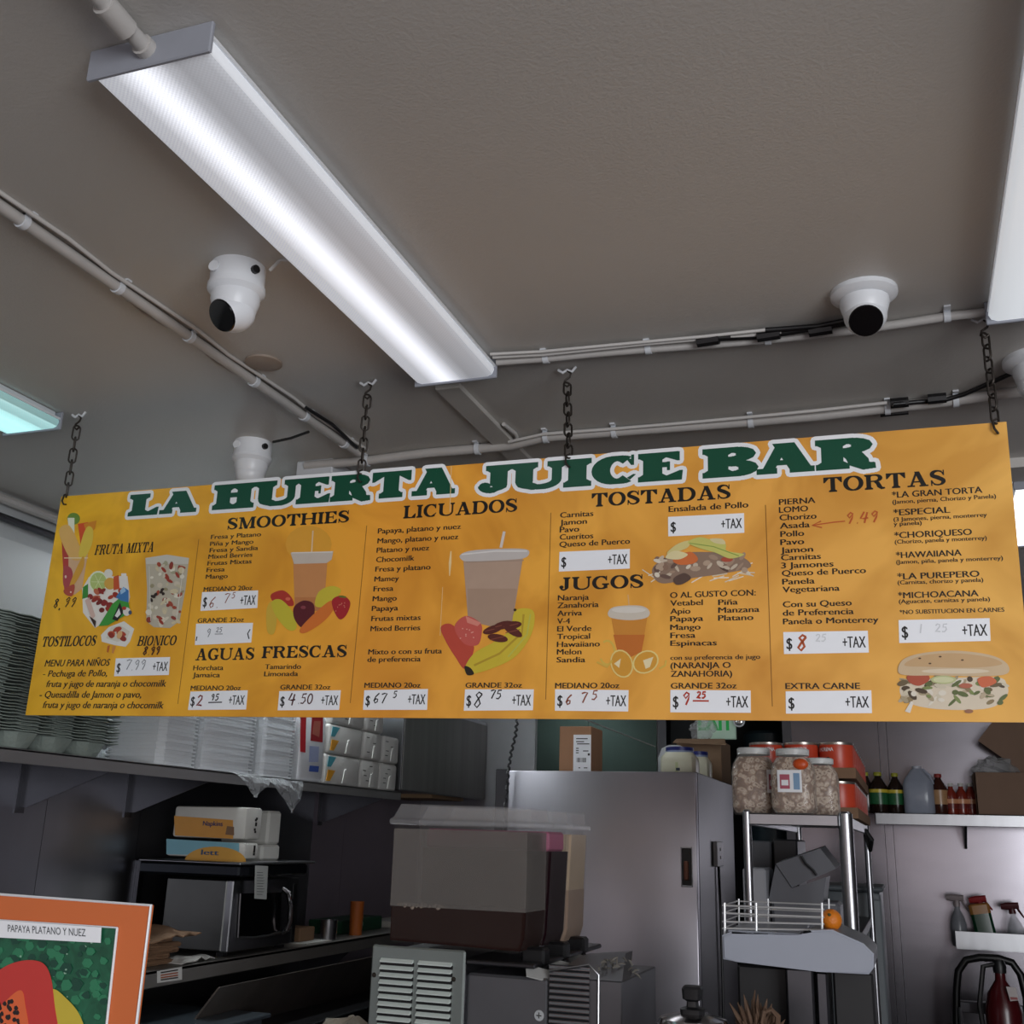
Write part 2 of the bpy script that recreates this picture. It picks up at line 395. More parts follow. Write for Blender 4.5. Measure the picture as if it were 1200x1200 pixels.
panels('trim_5', 0, 0, YB-.012, YB, 0, 2.4, [G(630, 870, Y=YB).x, G(690, 870, Y=YB).x, G(770, 870, Y=YB).x], 0, M_green)
panels('trim_6', 0, 0, YB-.012, YB, 0, 2.4, [XW, G(628, 870, Y=YB).x], 0, steel('pale_end_wall_steel', '#b4b6ba', .42, .05, 3))

# ================================================================ CEILING LIGHTS
def lens_mat(name, tint, peak, base, bright, width):
    """the lamp's prismatic lens: brightest below its tube"""
    m = bpy.data.materials.new(name); m.use_nodes = True; nt = m.node_tree; L = nt.links.new; b = nt.nodes['Principled BSDF']
    b.inputs['Base Color'].default_value = rgb('#b9bcc0'); b.inputs['Roughness'].default_value = .3
    tc = nt.nodes.new('ShaderNodeTexCoord'); sp = nt.nodes.new('ShaderNodeSeparateXYZ'); L(tc.outputs['Object'], sp.inputs[0])
    r = nt.nodes.new('ShaderNodeValToRGB'); mr = nt.nodes.new('ShaderNodeMapRange'); mr.inputs[1].default_value = 0; mr.inputs[2].default_value = width
    L(sp.outputs['X'], mr.inputs[0]); L(mr.outputs[0], r.inputs[0])
    el = r.color_ramp.elements; k = [(0, base*1.05), (bright-.22, base*1.25), (bright-.05, peak*.9), (bright, peak), (bright+.05, peak*.9), (bright+.22, base*1.0), (.75, base*.58), (1, base*.75)]
    el[0].position = k[0][0]; el[0].color = (k[0][1],)*3+(1,); el[1].position = 1; el[1].color = (k[-1][1],)*3+(1,)
    for p, v in k[1:-1]:
        e = el.new(p); e.color = (v, v, v, 1)
    wv = []
    for ax, sc in (('X', 800), ('Y', 800)):
        s = nt.nodes.new('ShaderNodeMath'); s.operation = 'MULTIPLY'; s.inputs[1].default_value = sc; L(sp.outputs[ax], s.inputs[0])
        n = nt.nodes.new('ShaderNodeMath'); n.operation = 'SINE'; L(s.outputs[0], n.inputs[0]); wv.append(n)
    a = nt.nodes.new('ShaderNodeMath'); a.operation = 'MULTIPLY'; L(wv[0].outputs[0], a.inputs[0]); L(wv[1].outputs[0], a.inputs[1])
    g = nt.nodes.new('ShaderNodeMath'); g.operation = 'MULTIPLY_ADD'; g.inputs[1].default_value = .16; g.inputs[2].default_value = 1; L(a.outputs[0], g.inputs[0])
    mm = nt.nodes.new('ShaderNodeMath'); mm.operation = 'MULTIPLY'; L(r.outputs[0], mm.inputs[0]); L(g.outputs[0], mm.inputs[1])
    b.inputs['Emission Color'].default_value = rgb(tint); L(mm.outputs[0], b.inputs['Emission Strength'])
    return m
def fixture(x0, x1, y0, y1, lens, label, side='lens_side_white'):
    t = thing('ceiling_light', label, 'ceiling light', (x0, y0, CZ), group='fluorescent ceiling lights')
    z0 = CZ-.05
    m = MB(M_wmetal); m.box((x0+.012, y0+.01, CZ-.03), (x1-.012, y1-.01, CZ-.002), 0, .003); m.build('housing', t)
    m = MB(lens, MATS[side])            # wraparound lens: bottom and two upturned sides
    prof = [(x0+.004, CZ-.022), (x0+.001, z0+.016), (x0+.006, z0+.005), (x0+.018, z0), (x1-.018, z0), (x1-.006, z0+.005), (x1-.001, z0+.016), (x1-.004, CZ-.022)]
    for a, b in zip(prof, prof[1:]):
        m.poly([(a[0], y0+.006, a[1]), (b[0], y0+.006, b[1]), (b[0], y1-.006, b[1]), (a[0], y1-.006, a[1])])
    for f in m.bm.faces:
        if abs(f.calc_center_median().z-z0) > .004: f.material_index = 1
    bmesh.ops.remove_doubles(m.bm, verts=m.bm.verts, dist=1e-5); m.build('diffuser', t, smooth=50)
    m = MB(M_white)
    for xa, xb in ((x0-.001, x0+.005), (x1-.005, x1+.001)): m.box((xa, y0+.004, CZ-.026), (xb, y1-.004, CZ-.02), 0)
    m.build('lens_rail', t)
    for ya in (y0-.004, y1-.004):
        m = MB(mat('grey_end_cap', '#92959e', rough=.45)); m.box((x0-.004, ya, z0-.004), (x1+.004, ya+.008, CZ-.001), 0, .002); m.build('end_cap', t)
    return t
mat('lens_side_white', '#eef2f8', rough=.3, emit=.22, noise=.02)
mat('lens_side_green', '#b9ecec', rough=.3, emit=.12, noise=.02)
mat('lens_side_bright', '#eef2f8', rough=.3, emit=.5, noise=.02)
LA = lens_mat('lens_cool_white', '#f2f5ff', 1.1, .36, .42, .2)
LB = lens_mat('lens_blue_green', '#a9e6e6', 1.3, 1.0, .5, .2)
LCm = lens_mat('lens_even_white', '#e9eef4', .66, .56, .5, .2)
LD = lens_mat('lens_bright_white', '#f6f8ff', 9, 8, .5, .2)
ZL = CZ-.05
LF = lens_mat('lens_strong_white', '#f2fbff', 17, 14, .5, .2)
LE = lens_mat('lens_dimmer_white', '#f6f8ff', 3, 2.4, .5, .2)
fa = G(105, 93, Z=ZL); fb = G(580, 441, Z=ZL)
fixture(fa.x, fb.x, fa.y, G(490, 452, Z=ZL).y, LA, 'long white wraparound fluorescent light in the middle of the ceiling above the menu board')
fc = G(70, 502, Z=ZL)
fixture(fc.x-.2, fc.x, fc.y-1.24, fc.y, LB, 'blue-green glowing fluorescent light cut off at the left edge, nearest the shelf wall', 'lens_side_green')
fd = G(1158, 379, Z=ZL)
fixture(fd.x, fd.x+.2, fd.y-1.24, fd.y, LCm, 'evenly white fluorescent light cut off at the upper right edge, beside the rightmost sign chain', 'lens_side_bright')
fe = G(1187, 574, Z=ZL)
fixture(fe.x+.005, fe.x+.205, BY+.15, G(1190, 640, Z=ZL).y, LE, 'bright white fluorescent light glimpsed past the right end of the menu board')
fixture(-1.35, -1.15, 4.0, 5.2, LE, 'added white fluorescent light over the kitchen, unseen behind the middle of the menu board')  # unseen fixture, added to light the kitchen
fixture(-2.55, -2.35, 3.4, 4.7, LF, 'added white fluorescent light over the kitchen, unseen behind the left end of the menu board')  # strong unseen fixture, added to brighten the wall above the shelf

# ================================================================ PIPES AND CABLES ON THE CEILING
def clip(m, p, r, ax):
    d = Vector((.007, 0, 0)) if ax == 0 else Vector((0, .007, 0))
    m.tube([Vector(p)-d, Vector(p)+d], r*1.28, 1, 12)
    q = Vector((0, .03, 0)) if ax == 0 else Vector((.03, 0, 0))
    a = Vector(p)-d-q; b = Vector(p)+d+q; m.box((a.x, a.y, CZ-.004), (b.x, b.y, CZ), 1)
def conduit(name, label, pts, r, clips, ax, cat='pipe', extra=()):
    t = thing(name, label, cat, pts[0])
    m = MB(M_pipe); m.tube(pts, r, 0, 12); m.build('pipe', t)
    for p in clips:
        m = MB(M_pipe, M_wmetal); clip(m, p, r, ax); m.build('strap', t)
    for nm, mt, cp, cr in extra:
        m = MB(mt); m.tube(cp, cr, 0, 7); m.build(nm, t, smooth=60)
    return t
def Gz(x, y, dz=.013): return G(x, y, Z=CZ-dz)
def lerp(a, b, t): return a+(b-a)*t
# left conduit, running away from the camera
a = Gz(0, 241); b = Gz(420, 531); a = a+(a-b)*.6
pts = [lerp(a, b, i/8) for i in range(9)]
cab = [p+Vector((.024+.006*math.sin(i*2.1), 0, .008)) for i, p in enumerate([lerp(a, b, i/16) for i in range(17)])]
conduit('conduit', 'long painted conduit on the ceiling running back from the left edge past two cameras', pts, .0125,
        [lerp(a, b, k) for k in (.40, .52, .63, .75, .86, .96)], 1, extra=[('taped_cable', M_cable, cab, .005),
        ('loose_cable', M_cable, [p+Vector((-.03-.01*math.sin(i*1.3), 0, .008)) for i, p in enumerate([lerp(a, b, .55+i/40) for i in range(9)])], .004),
        ('black_lead', M_black, [lerp(a, b, .84)+Vector((.03, 0, .004)), lerp(a, b, .9)+Vector((.035, 0, .006)), lerp(a, b, .98)+Vector((.02, 0, 0))], .005)])
# cross conduit in line with the light ends
pp = [(582, 424), (640, 420), (700, 414), (760, 409), (830, 404), (900, 398), (960, 392), (1010, 386), (1060, 379), (1110, 371), (1156, 366)]
P1 = [Gz(x, y) for x, y in pp]
def wig(P, dx, k, amp): return [p+Vector((0, dx+amp*math.sin(i*k), 0)) for i, p in enumerate(P)]
t = conduit('conduit', 'painted conduit across the ceiling between the middle and right fluorescent lights', P1, .010, [P1[1], P1[3], P1[5], P1[7], P1[9]], 0,
        extra=[('grey_cable', M_cable, wig(P1[:7], -.028, 1.1, .006), .005), ('grey_cable', M_cable, wig(P1[:6], -.045, .8, .008), .004),
               ('black_cable', M_black, wig(P1[4:8], -.035, 1.7, .012), .008), ('black_cable', M_black, wig(P1[5:8], -.05, 2.3, .01), .006)])
for i in (4, 5, 6):
    m = MB(M_black); p = P1[i]+Vector((0, -.03, -.005)); m.tube([p+Vector((-.02, 0, 0)), p+Vector((.03, -.004, 0))], .013, 0, 8); m.build('connector', t)
# cross conduit further back
pp = [(358, 546), (430, 540), (500, 531), (560, 526), (600, 522), (640, 512), (720, 506), (800, 500), (880, 494), (960, 487), (1040, 478), (1120, 469), (1200, 459)]
P2 = [Gz(x, y, .016) for x, y in pp]; P2.append(P2[-1]+(P2[-1]-P2[-2])*4)
t = conduit('conduit', 'painted conduit across the ceiling just above the top edge of the menu board', P2, .0145, [P2[i] for i in (1, 3, 5, 6, 8, 10, 11)], 0,
        extra=[('grey_cable', M_cable, wig(P2[4:11], -.03, .9, .008), .005),
               ('black_cable', M_black, [Gz(1046, 474, .03), Gz(1075, 471, .02), Gz(1106, 469, .02), Gz(1130, 462, .01), Gz(1160, 449, .01), Gz(1189, 436, .01)], .006)])
for (x, y) in ((1054, 472), (1098, 467)):
    m = MB(M_black); p = Gz(x, y, .02); m.tube([p+Vector((-.022, 0, 0)), p+Vector((.022, 0, 0))], .014, 0, 8); m.build('connector', t)
m = MB(M_black); p = Gz(1048, 484, .02); m.tube([p+Vector((-.035, 0, 0)), p+Vector((.035, 0, 0))], .008, 0, 8)
m.build('connector', t)
# flat raceway from the middle light back to the cross conduit
a = G(533, 458, Z=CZ); b = G(622, 540, Z=CZ)
t = thing('raceway', 'flat painted cable raceway running back from the end of the middle light', 'raceway', a)
m = MB(M_ceil); m.box((a.x-.035, a.y-.05, CZ-.014), (a.x+.035, b.y, CZ), 0, .003); m.build('cover', t)
m = MB(M_cable); m.tube([Gz(590, 497, .006), Gz(604, 508, .006), Gz(608, 518, .008), Gz(602, 523, .012), Gz(590, 525, .012)], .006, 0, 8); m.build('cable', t)
# pipe coming to the near end of the middle light
a = Gz(134, 0, .03); b = G(170, 56, Z=CZ-.025); t = thing('pipe_elbow', 'painted pipe with a coupling entering the near end of the middle light', 'pipe', b)
b = Vector((b.x, fa.y-.004, CZ-.025)); a2 = Vector((b.x+.005, b.y-.4, CZ-.02)); c = Vector((b.x, b.y-.06, CZ-.024))
m = MB(M_pipe); m.tube([a2, c, b], .013, 0, 12); m.build('pipe', t)
m = MB(M_pipe); m.tube([c+Vector((0, -.035, 0)), c+Vector((0, .015, -.004))], .018, 0, 12); m.build('coupling', t); m = MB(M_pipe); m.tube([b+Vector((0, -.012, 0)), b], .017, 0, 12); m.build('coupling', t)
# two pipes along the top of the left wall
for k, (ya, yb) in enumerate(((578, 614), (601, 634))):
    a = G(0, ya, X=XW+.03); b = G(68, yb, X=XW+.03); z = min(CZ-.02, (a.z+b.z)/2)
    m = MB(M_pipe if k == 0 else M_dsteel); m.tube([(XW+.03, 1.0, z), (XW+.03, YB-.2, z)], .018 if k == 0 else .014, 0, 10)
    o = m.build('wall_pipe', at=(XW+.03, 1.5, z))
    tag(o, ('upper pale pipe along the top of the left wall', 'lower dark pipe along the left wall, under the pale one')[k], 'pipe')
# round blanking cover and small stubs
p = G(309, 424, Z=CZ); m = MB(mat('tan_cover', '#9a8c80', rough=.5)); m.lathe([(.046, 0), (.046, -.005), (.04, -.007), (0, -.007)], p, n=28)
tag(m.build('blank_cover', at=p), 'round tan blanking cover flat on the ceiling beside the left conduit', 'cover')

# ================================================================ CAMERAS
def turret(px, py, look, label, base, scale=1.0, blind=False, group='security cameras on the ceiling'):
    p = G(px, py, Z=CZ); s = scale
    t = thing('security_camera', label, 'camera', p, group=group)
    m = MB(M_white)
    if base == 'box':
        m.lathe([(.056*s, 0), (.056*s, -.044*s), (.053*s, -.047*s)], p, n=32); m.lathe([(.059*s, -.046*s), (.059*s, -.056*s), (.05*s, -.066*s)], p, n=32)
        m.tube([p+Vector((-.02, -.0555, -.022))*s, p+Vector((-.02, -.0585, -.022))*s], .012*s, 0, 12); h = -.066*s
        m.build('mount_base', t)
        m = MB(M_black); m.tube([p+Vector((.052, -.02, -.024))*s, p+Vector((.06, -.023, -.024))*s], .009*s, 0, 10); m.build('cable_gland', t)
    else:
        m.lathe([(.068*s, 0), (.068*s, -.010*s), (.06*s, -.016*s), (.05*s, -.02*s)], p, n=32); h = -.02*s; m.build('mount_base', t)
    d = Vector(look).normalized(); c = p+Vector((0, 0, h-.034*s))
    m = MB(M_white); m.lathe([(.05*s, 0), (.05*s, -.012*s), (.045*s, -.03*s), (.04*s, -.04*s)], p+Vector((0, 0, h)), n=32); m.build('collar', t)
    m = MB(M_white)
    R = .044*s; prof = [(R*math.sin(math.radians(a)), -R*math.cos(math.radians(a))) for a in range(0, 125, 12)]
    prof = [(max(q[0], 0), q[1]) for q in prof]
    prof += [(.036*s, .03*s), (.034*s, .034*s)] if not blind else []
    m.lathe(prof, c, d, 28); m.build('camera_eyeball', t, smooth=50)
    m = MB(M_lens if not blind else M_white); m.lathe([(.0345*s, .0335*s), (.033*s, .037*s), (0, .038*s)], c, d, 28); m.build('lens_window', t)
    return t
turret(280, 314, (-.25, -.75, -.62), 'white turret camera on a round box base, left of the middle light', 'box')
turret(297, 519, (.1, .25, -.95), 'white dome camera facing away, lower left, just above the top edge of the menu board', 'box', 1.0, True)
turret(1012, 342, (.02, -.72, -.75), 'white turret camera on a flat round base near the right light, lens facing front', 'flat', 1.0)
turret(1216, 420, (.3, -.3, -.9), 'white security camera half cut off by the right edge, behind the right sign chain', 'flat', 1.15)
p = G(316, 317, Z=CZ-.02); q = G(340, 303, Z=CZ); m = MB(M_cable); m.tube([p, lerp(p, q, .5)+Vector((0, 0, .01)), q+Vector((0, 0, -.004))], .004, 0, 7)
tag(m.build('camera_lead', at=p), 'short pale lead from the left turret camera up to the ceiling', 'cable')
p = G(320, 518, Z=CZ-.02); q = G(362, 506, Z=CZ-.006); m = MB(M_black); m.tube([p, lerp(p, q, .5)+Vector((0, 0, -.004)), q], .004, 0, 7)
tag(m.build('camera_lead', at=p), 'short black lead from the dome camera to the left conduit', 'cable')
p = G(378, 546, Z=CZ); t = thing('junction_box', 'white square electrical box on the ceiling beside the dome camera', 'junction box', p)
m = MB(M_wmetal); m.box((p.x-.06, p.y-.06, CZ-.05), (p.x+.07, p.y+.09, CZ), 0, .004); m.build('body', t)
m = MB(M_wmetal); m.box((p.x-.15, p.y-.02, CZ-.078), (p.x+.1, p.y+.13, CZ-.05), 0, .005); m.build('cover_plate', t)
m = MB(M_steel)
for dx in (-.1, .05): m.lathe([(.006, 0), (.004, -.004), (0, -.004)], (p.x+dx, p.y+.0, CZ-.078), n=8)
m.build('screw', t)
# ================================================================ THE MENU SIGN
SR = Matrix(((0.9998084482174966, 0.012466575151035261, 0.015088120390727343),
             (-0.012379695490232968, 0.9999063265327129, -0.005837919100568578),
             (-0.0151594858913684, 0.005650014500801575, 0.9998691250977051)))
SO = Vector((-0.976318, 2.308834, 0.561375+EYE))
HM = (0.00327499717082451, 0.00018224034407153793, -1.8623970596375972, -0.00011472753648800727, -0.003074181980692062, 2.177215630283957, 0.00045012337649657337, 0.00036488433306864834)
def S(x, y):
    d = HM[6]*x+HM[7]*y+1
    return ((HM[0]*x+HM[1]*y+HM[2])/d, (HM[3]*x+HM[4]*y+HM[5])/d)
def SW(x, y): u, v = S(x, y); return SO+SR @ Vector((u, 0, v))
sign = thing('menu_sign', 'wide orange menu board with green title lettering hanging on four chains', 'sign', SO, SR.to_euler())
def sign_print_mat():
    m = mat('orange_sign_print', '#e2a02e', rough=.3, noise=0, spec=.45)
    nt = m.node_tree; L = nt.links.new; b = nt.nodes['Principled BSDF']
    tc = nt.nodes.new('ShaderNodeTexCoord'); sp = nt.nodes.new('ShaderNodeSeparateXYZ'); L(tc.outputs['Object'], sp.inputs[0])
    mr = nt.nodes.new('ShaderNodeMapRange'); mr.inputs[1].default_value = -1.22; mr.inputs[2].default_value = 1.22; L(sp.outputs['X'], mr.inputs[0])
    r = nt.nodes.new('ShaderNodeValToRGB'); L(mr.outputs[0], r.inputs[0]); e = r.color_ramp.elements
    e[0].position = 0; e[0].color = rgb('#f0b628'); e[1].position = 1; e[1].color = rgb('#e6ad50')
    for p, h in ((.22, '#efad2c'), (.42, '#eb9f34'), (.6, '#eba73c'), (.8, '#e6a548')):
        q = e.new(p); q.color = rgb(h)
    n = nt.nodes.new('ShaderNodeTexNoise'); n.inputs['Scale'].default_value = 2.4; n.inputs['Detail'].default_value = 3; n.inputs['Distortion'].default_value = 2.2
    L(tc.outputs['Object'], n.inputs['Vector'])
    r2 = nt.nodes.new('ShaderNodeValToRGB'); L(n.outputs['Fac'], r2.inputs[0]); e = r2.color_ramp.elements
    e[0].position = .36; e[0].color = (.8, .72, .6, 1); e[1].position = .62; e[1].color = (1.12, 1.16, 1.3, 1)
    mx = nt.nodes.new('ShaderNodeMix'); mx.data_type = 'RGBA'; mx.blend_type = 'MULTIPLY'; mx.inputs[0].default_value = .8
    L(r.outputs[0], mx.inputs[6]); L(r2.outputs[0], mx.inputs[7]); L(mx.outputs[2], b.inputs['Base Color'])
    return m
m = MB(sign_print_mat()); m.box((-1.22, -.002, -.305), (1.22, .004, .305), 0); m.build('panel', sign, local=True)
LY = .00035
def smap(layer): return lambda u, v: Vector((u, -.002-layer*LY, v))
def put(m, polys, layer, mt=0):
    f = smap(layer)
    for P in polys: m.poly([f(*p) for p in P], mt)
def pxp(pts): return [S(*p) for p in pts]
K1 = ink('#171512'); KW = ink('#eef0f2'); KG = ink('#0a4c36'); KG2 = ink('#2f8f7c'); KR = ink('#b3331c'); KRB = ink('#8d4a34'); KGR = ink('#8b8d92')
def tilt(y): return -.0787+.083*(y-581)/257
def fit(P, w, xl, xr, yb, cap):
    """lettering fitted between two photo columns on a baseline, kept level on the board"""
    u0, v0 = S(xl, yb); u1, _ = S(xr, yb+tilt(yb)*(xr-xl)); _, v1 = S(xl, yb-cap); k = (u1-u0)/w; h = v1-v0
    return [[(u0+x*k, v0+y*h) for x, y in p] for p in P]
def txt(m, s, xl, xr, yb, cap, layer=1, mt=0, shear=0, bold=.012):
    P, w = text_polys(s, shear, bold); put(m, fit(P, w, xl, xr, yb, cap), layer, mt)
# title: white outline, dark green face
mo = MB(KW); mg = MB(KG, KG2)
for s, xl, xr, yb, cap in (('LA', 150, 231, 605.5, 25), ('HUERTA', 248.5, 534, 598.3, 29), ('JUICE', 557, 800, 579, 31.5), ('BAR', 823, 1027, 561.5, 34.5)):
    P, w = serif_polys(s, gap=.0, t=.38, h=.19, e=.1); F = fit(P, w, xl, xr, yb, cap)
    put(mo, union_rows(thicken(F, .0095), 110), 1); put(mg, union_rows(F, 100), 2)
mo.build('title_outline', sign, local=True, smooth=0); mg.build('title_lettering', sign, local=True, smooth=0)
# section headings
for s, xl, xr, yb, cap in (('SMOOTHIES', 266, 409, 621, 13.5), ('LICUADOS', 472.5, 606, 608, 15), ('TOSTADAS', 693, 856, 594.5, 16), ('JUGOS', 654, 754, 692.5, 15.5),
                           ('TORTAS', 965, 1108, 577.5, 17.5), ('AGUAS', 229, 298, 774, 14), ('FRESCAS', 307, 406.5, 771.5, 14)):
    m = MB(K1); P, w = serif_polys(s, gap=.05); put(m, union_rows(fit(P, w, xl, xr, yb, cap), 60), 1); m.build('heading', sign, local=True, smooth=0)
for s, xl, xr, yb, cap in (('FRUTA MIXTA', 111, 180, 650.5, 11.5), ('TOSTILOCOS', 49, 112, 758, 12), ('BIONICO', 161, 206, 757, 11.5)):
    m = MB(K1); P, w = serif_polys(s, gap=.05, t=.25, h=.09, e=.08); P = [[(x+y*.22, y) for x, y in p] for p in P]
    put(m, union_rows(fit(P, w, xl, xr, yb, cap), 60), 1); m.build('heading', sign, local=True, smooth=0)
# menu lists: (string, left, right, baseline, cap)
LISTS = [
 [('MENU PARA NIÑOS', 53, 129, 781, 7.6), ('- Pechuga de Pollo,', 51, 126, 793, 7.4), ('fruta y jugo de naranja o chocomilk', 55, 195, 805, 7.4), ('- Quesadilla de Jamon o pavo,', 47, 166, 817.5, 7.6), ('fruta y jugo de naranja o chocomilk', 51, 192, 829.5, 7.6)],
 [('Fresa y Platano', 247.5, 306, 632, 5), ('Piña y Mango', 246.5, 297, 640, 5), ('Fresa y Sandia', 246, 302.5, 647.5, 5), ('Mixed Berries', 244.5, 296, 655, 5), ('Frutas Mixtas', 243.5, 295, 662.7, 5), ('Fresa', 242.5, 263.5, 670.5, 5), ('Mango', 241.5, 267, 678.5, 5), ('MEDIANO 20oz', 239, 296, 693.5, 5.2), ('GRANDE 32oz', 232, 286, 730, 5.2)],
 [('Horchata', 227, 262, 785.5, 5.6), ('Jamaica', 226.5, 258, 793.8, 5.6), ('Tamarindo', 311, 353, 784.2, 5.6), ('Limonada', 310, 349.5, 792.5, 5.6), ('MEDIANO 20oz', 224, 282.5, 809, 5.4), ('GRANDE 32oz', 329, 387.5, 808, 5.4)],
 [('Papaya, platano y nuez', 443, 540, 625.5, 6), ('Mango, platano y nuez', 442.5, 537, 637, 6), ('Platano y nuez', 441.5, 503, 648, 6), ('Chocomilk', 441, 485.5, 659, 6), ('Fresa y platano', 440, 504.5, 670.2, 6), ('Mamey', 439, 467.5, 681.8, 6), ('Fresa', 438, 461, 693.2, 6), ('Mango', 437, 465, 704.8, 6), ('Papaya', 436, 466.5, 716.2, 6), ('Frutas mixtas', 435.5, 493, 728, 6), ('Mixed Berries', 434.5, 492.5, 739.8, 6), ('Mixto o con su fruta', 432, 518, 767, 6), ('de preferencia', 431, 493, 775.8, 6), ('MEDIANO 20oz', 427.5, 493, 806, 5.8), ('GRANDE 32oz', 546, 612, 806, 5.8)],
 [('Carnitas', 656.5, 695, 607, 6.2), ('Jamon', 656.3, 687.5, 615.7, 6.2), ('Pavo', 656, 678.5, 624.2, 6.2), ('Cueritos', 656, 695, 632.8, 6.2), ('Queso de Puerco', 655.7, 738, 641.3, 6.2), ('Ensalada de Pollo', 783.5, 876.5, 600.2, 6.6)],
 [('Naranja', 654, 690, 704, 6.3), ('Zanahoria', 653.5, 701.5, 712.8, 6.3), ('Arriva', 653.5, 682, 722, 6.3), ('V-4', 653.3, 668, 731.2, 6.3), ('El Verde', 653.3, 693, 740.2, 6.3), ('Tropical', 653.3, 691.5, 749.3, 6.3), ('Hawaiiano', 653, 703, 758.4, 6.3), ('Melon', 653, 681.5, 767.2, 6.3), ('Sandia', 652.7, 686, 776.5, 6.3), ('MEDIANO 20oz', 651, 726, 806.7, 6.2)],
 [('O AL GUSTO CON:', 785.5, 885.5, 701, 6.6), ('Vetabel', 785.7, 823.5, 710.2, 6.4), ('Apio', 785.8, 809, 719.8, 6.4), ('Papaya', 785.8, 824, 728.6, 6.4), ('Mango', 785.8, 821, 738.6, 6.4), ('Fresa', 786, 815, 748, 6.4), ('Espinacas', 786, 840, 757.2, 6.4), ('Piña', 842, 864.5, 709.2, 6.4), ('Manzana', 842, 889.8, 718.4, 6.4), ('Platano', 842, 882.8, 727.6, 6.4), ('con su preferencia de jugo', 786, 891, 773.5, 5.2), ('(NARANJA O', 786.2, 856.5, 783.4, 6.6), ('ZANAHORIA)', 786.6, 858.2, 793.2, 6.6), ('GRANDE 32oz', 786.6, 863.5, 807, 6.4)],
 [('PIERNA', 912.8, 955, 592, 6.6), ('LOMO', 912.8, 946.5, 601.2, 6.6), ('Chorizo', 913.5, 956.5, 610.2, 6.6), ('Asada', 914, 948.5, 619.8, 6.6), ('Pollo', 914.6, 942, 629.4, 6.6), ('Pavo', 914.6, 942, 639, 6.6), ('Jamon', 915, 952.5, 648.4, 6.6), ('Carnitas', 915.5, 961.7, 657, 6.6), ('3 Jamones', 915.5, 976.5, 666.3, 6.6), ('Queso de Puerco', 916.5, 1014.5, 675.3, 6.6), ('Panela', 917, 954.5, 685.2, 6.6), ('Vegetariana', 917.3, 983.7, 694.5, 6.6), ('Con su Queso', 917.7, 998, 711.9, 6.8), ('de Preferencia', 917.7, 1000.4, 721.8, 6.8), ('Panela o Monterrey', 918, 1029.5, 732, 6.8), ('EXTRA CARNE', 921, 1008, 807.6, 6.8)],
 [('*LA GRAN TORTA', 1045, 1150.5, 583.8, 7), ('(Jamon, pierna, Chorizo y Panela)', 1045.7, 1166.5, 590.8, 4.6), ('*ESPECIAL', 1046.7, 1112.7, 604.5, 7), ('(3 Jamones, pierna, monterrey', 1047, 1156, 611.3, 4.6), ('y panela)', 1047.2, 1079.7, 616.6, 4.6), ('*CHORIQUESO', 1048, 1138.5, 631.2, 7), ('(Chorizo, panela y monterrey)', 1048.5, 1156, 637.6, 4.6), ('*HAWAIIANA', 1050, 1126.5, 654.4, 7), ('(Jamon, piña, panela y monterrey)', 1050.3, 1175, 661.2, 4.6), ('*LA PUREPERO', 1051.7, 1147.5, 679.3, 7), ('(Carnitas, chorizo y panela)', 1052, 1152, 685.2, 4.6), ('*MICHOACANA', 1052.6, 1146.5, 701.5, 7), ('(Aguacate, carnitas y panela)', 1053.5, 1160, 707.4, 4.6), ('*NO SUBSTITUCION EN CARNES', 1054.5, 1177, 720, 4.8)],
]
for k, lst in enumerate(LISTS):
    m = MB(K1)
    for s, xl, xr, yb, cap in lst: txt(m, s, xl, xr, yb, cap, 1, 0, .18 if k == 0 else 0, .035)
    m.build('menu_text', sign, local=True, smooth=0)
# thin divider lines and the vertical crease with a drawn reflection
m = MB(ink('#8a5a1c'))
for a, b in (((233.5, 632), (209, 825)), ((430, 616), (411, 824)), ((645.5, 601), (640, 820)), ((896.7, 592), (905.5, 828))):
    put(m, ribbon(pxp([a, b]), .0016), 1)
m.build('divider_lines', sign, local=True, smooth=0)
m = MB(ink('#f1d39a')); put(m, ribbon(pxp([(529, 547), (527.5, 600)]), .0018), 4)
put(m, ribbon(pxp([(528.6, 646), (527.6, 660), (527, 675)]), [.003, .007, .002]), 1); put(m, ribbon(pxp([(519, 688), (516, 745)]), .0012), 1); m.build('crease', sign, local=True, smooth=0)  # the widening strip is a reflection on the board, drawn as pale ink
# handwriting
def hand(m, s, x, y, h, mt, wpx=1.3, step=.78, layer=3, slant=.12, base=None):
    """digits written with a marker; x,y left end of the baseline in the photo, h height"""
    u0, v0 = S(x, y); _, v1 = S(x, y-h); k = v1-v0; cx = 0
    for ch in s:
        if ch == ' ': cx += .5; continue
        for st in DIG[ch]:
            jit = rnd.uniform(-.03, .03)
            put(m, ribbon([(u0+(cx+a+b*slant)*k*.95, v0+(b+jit)*k) for a, b in st], wpx*.0026), layer, mt)
        cx += .32 if ch in '.,' else step
def line(m, pts, wpx, mt, layer=3): put(m, ribbon(pxp(pts), wpx*.0026), layer, mt)
m = MB(K1); hand(m, '8', 63.5, 712.5, 10.5, 0, 1.5); hand(m, ',', 70, 713, 10, 0, 1.5); hand(m, '99', 75, 711.5, 11, 0, 1.3, .85, slant=.35); m.build('handwritten_price', sign, local=True, smooth=0)
m = MB(ink('#3a1512')); hand(m, '8.99', 168, 767.5, 9.5, 0, 1.6, .8, slant=.2); m.build('handwritten_price', sign, local=True, smooth=0)
m = MB(ink('#c05a2a')); hand(m, '9.49', 991, 614, 13, 0, 1.3, .9, slant=.2); line(m, [(990, 611), (975, 612.5), (952, 616)], 1.0, 0); line(m, [(962, 611), (951.5, 616), (963, 618.5)], 1.1, 0)
m.build('handwritten_price', sign, local=True, smooth=0)
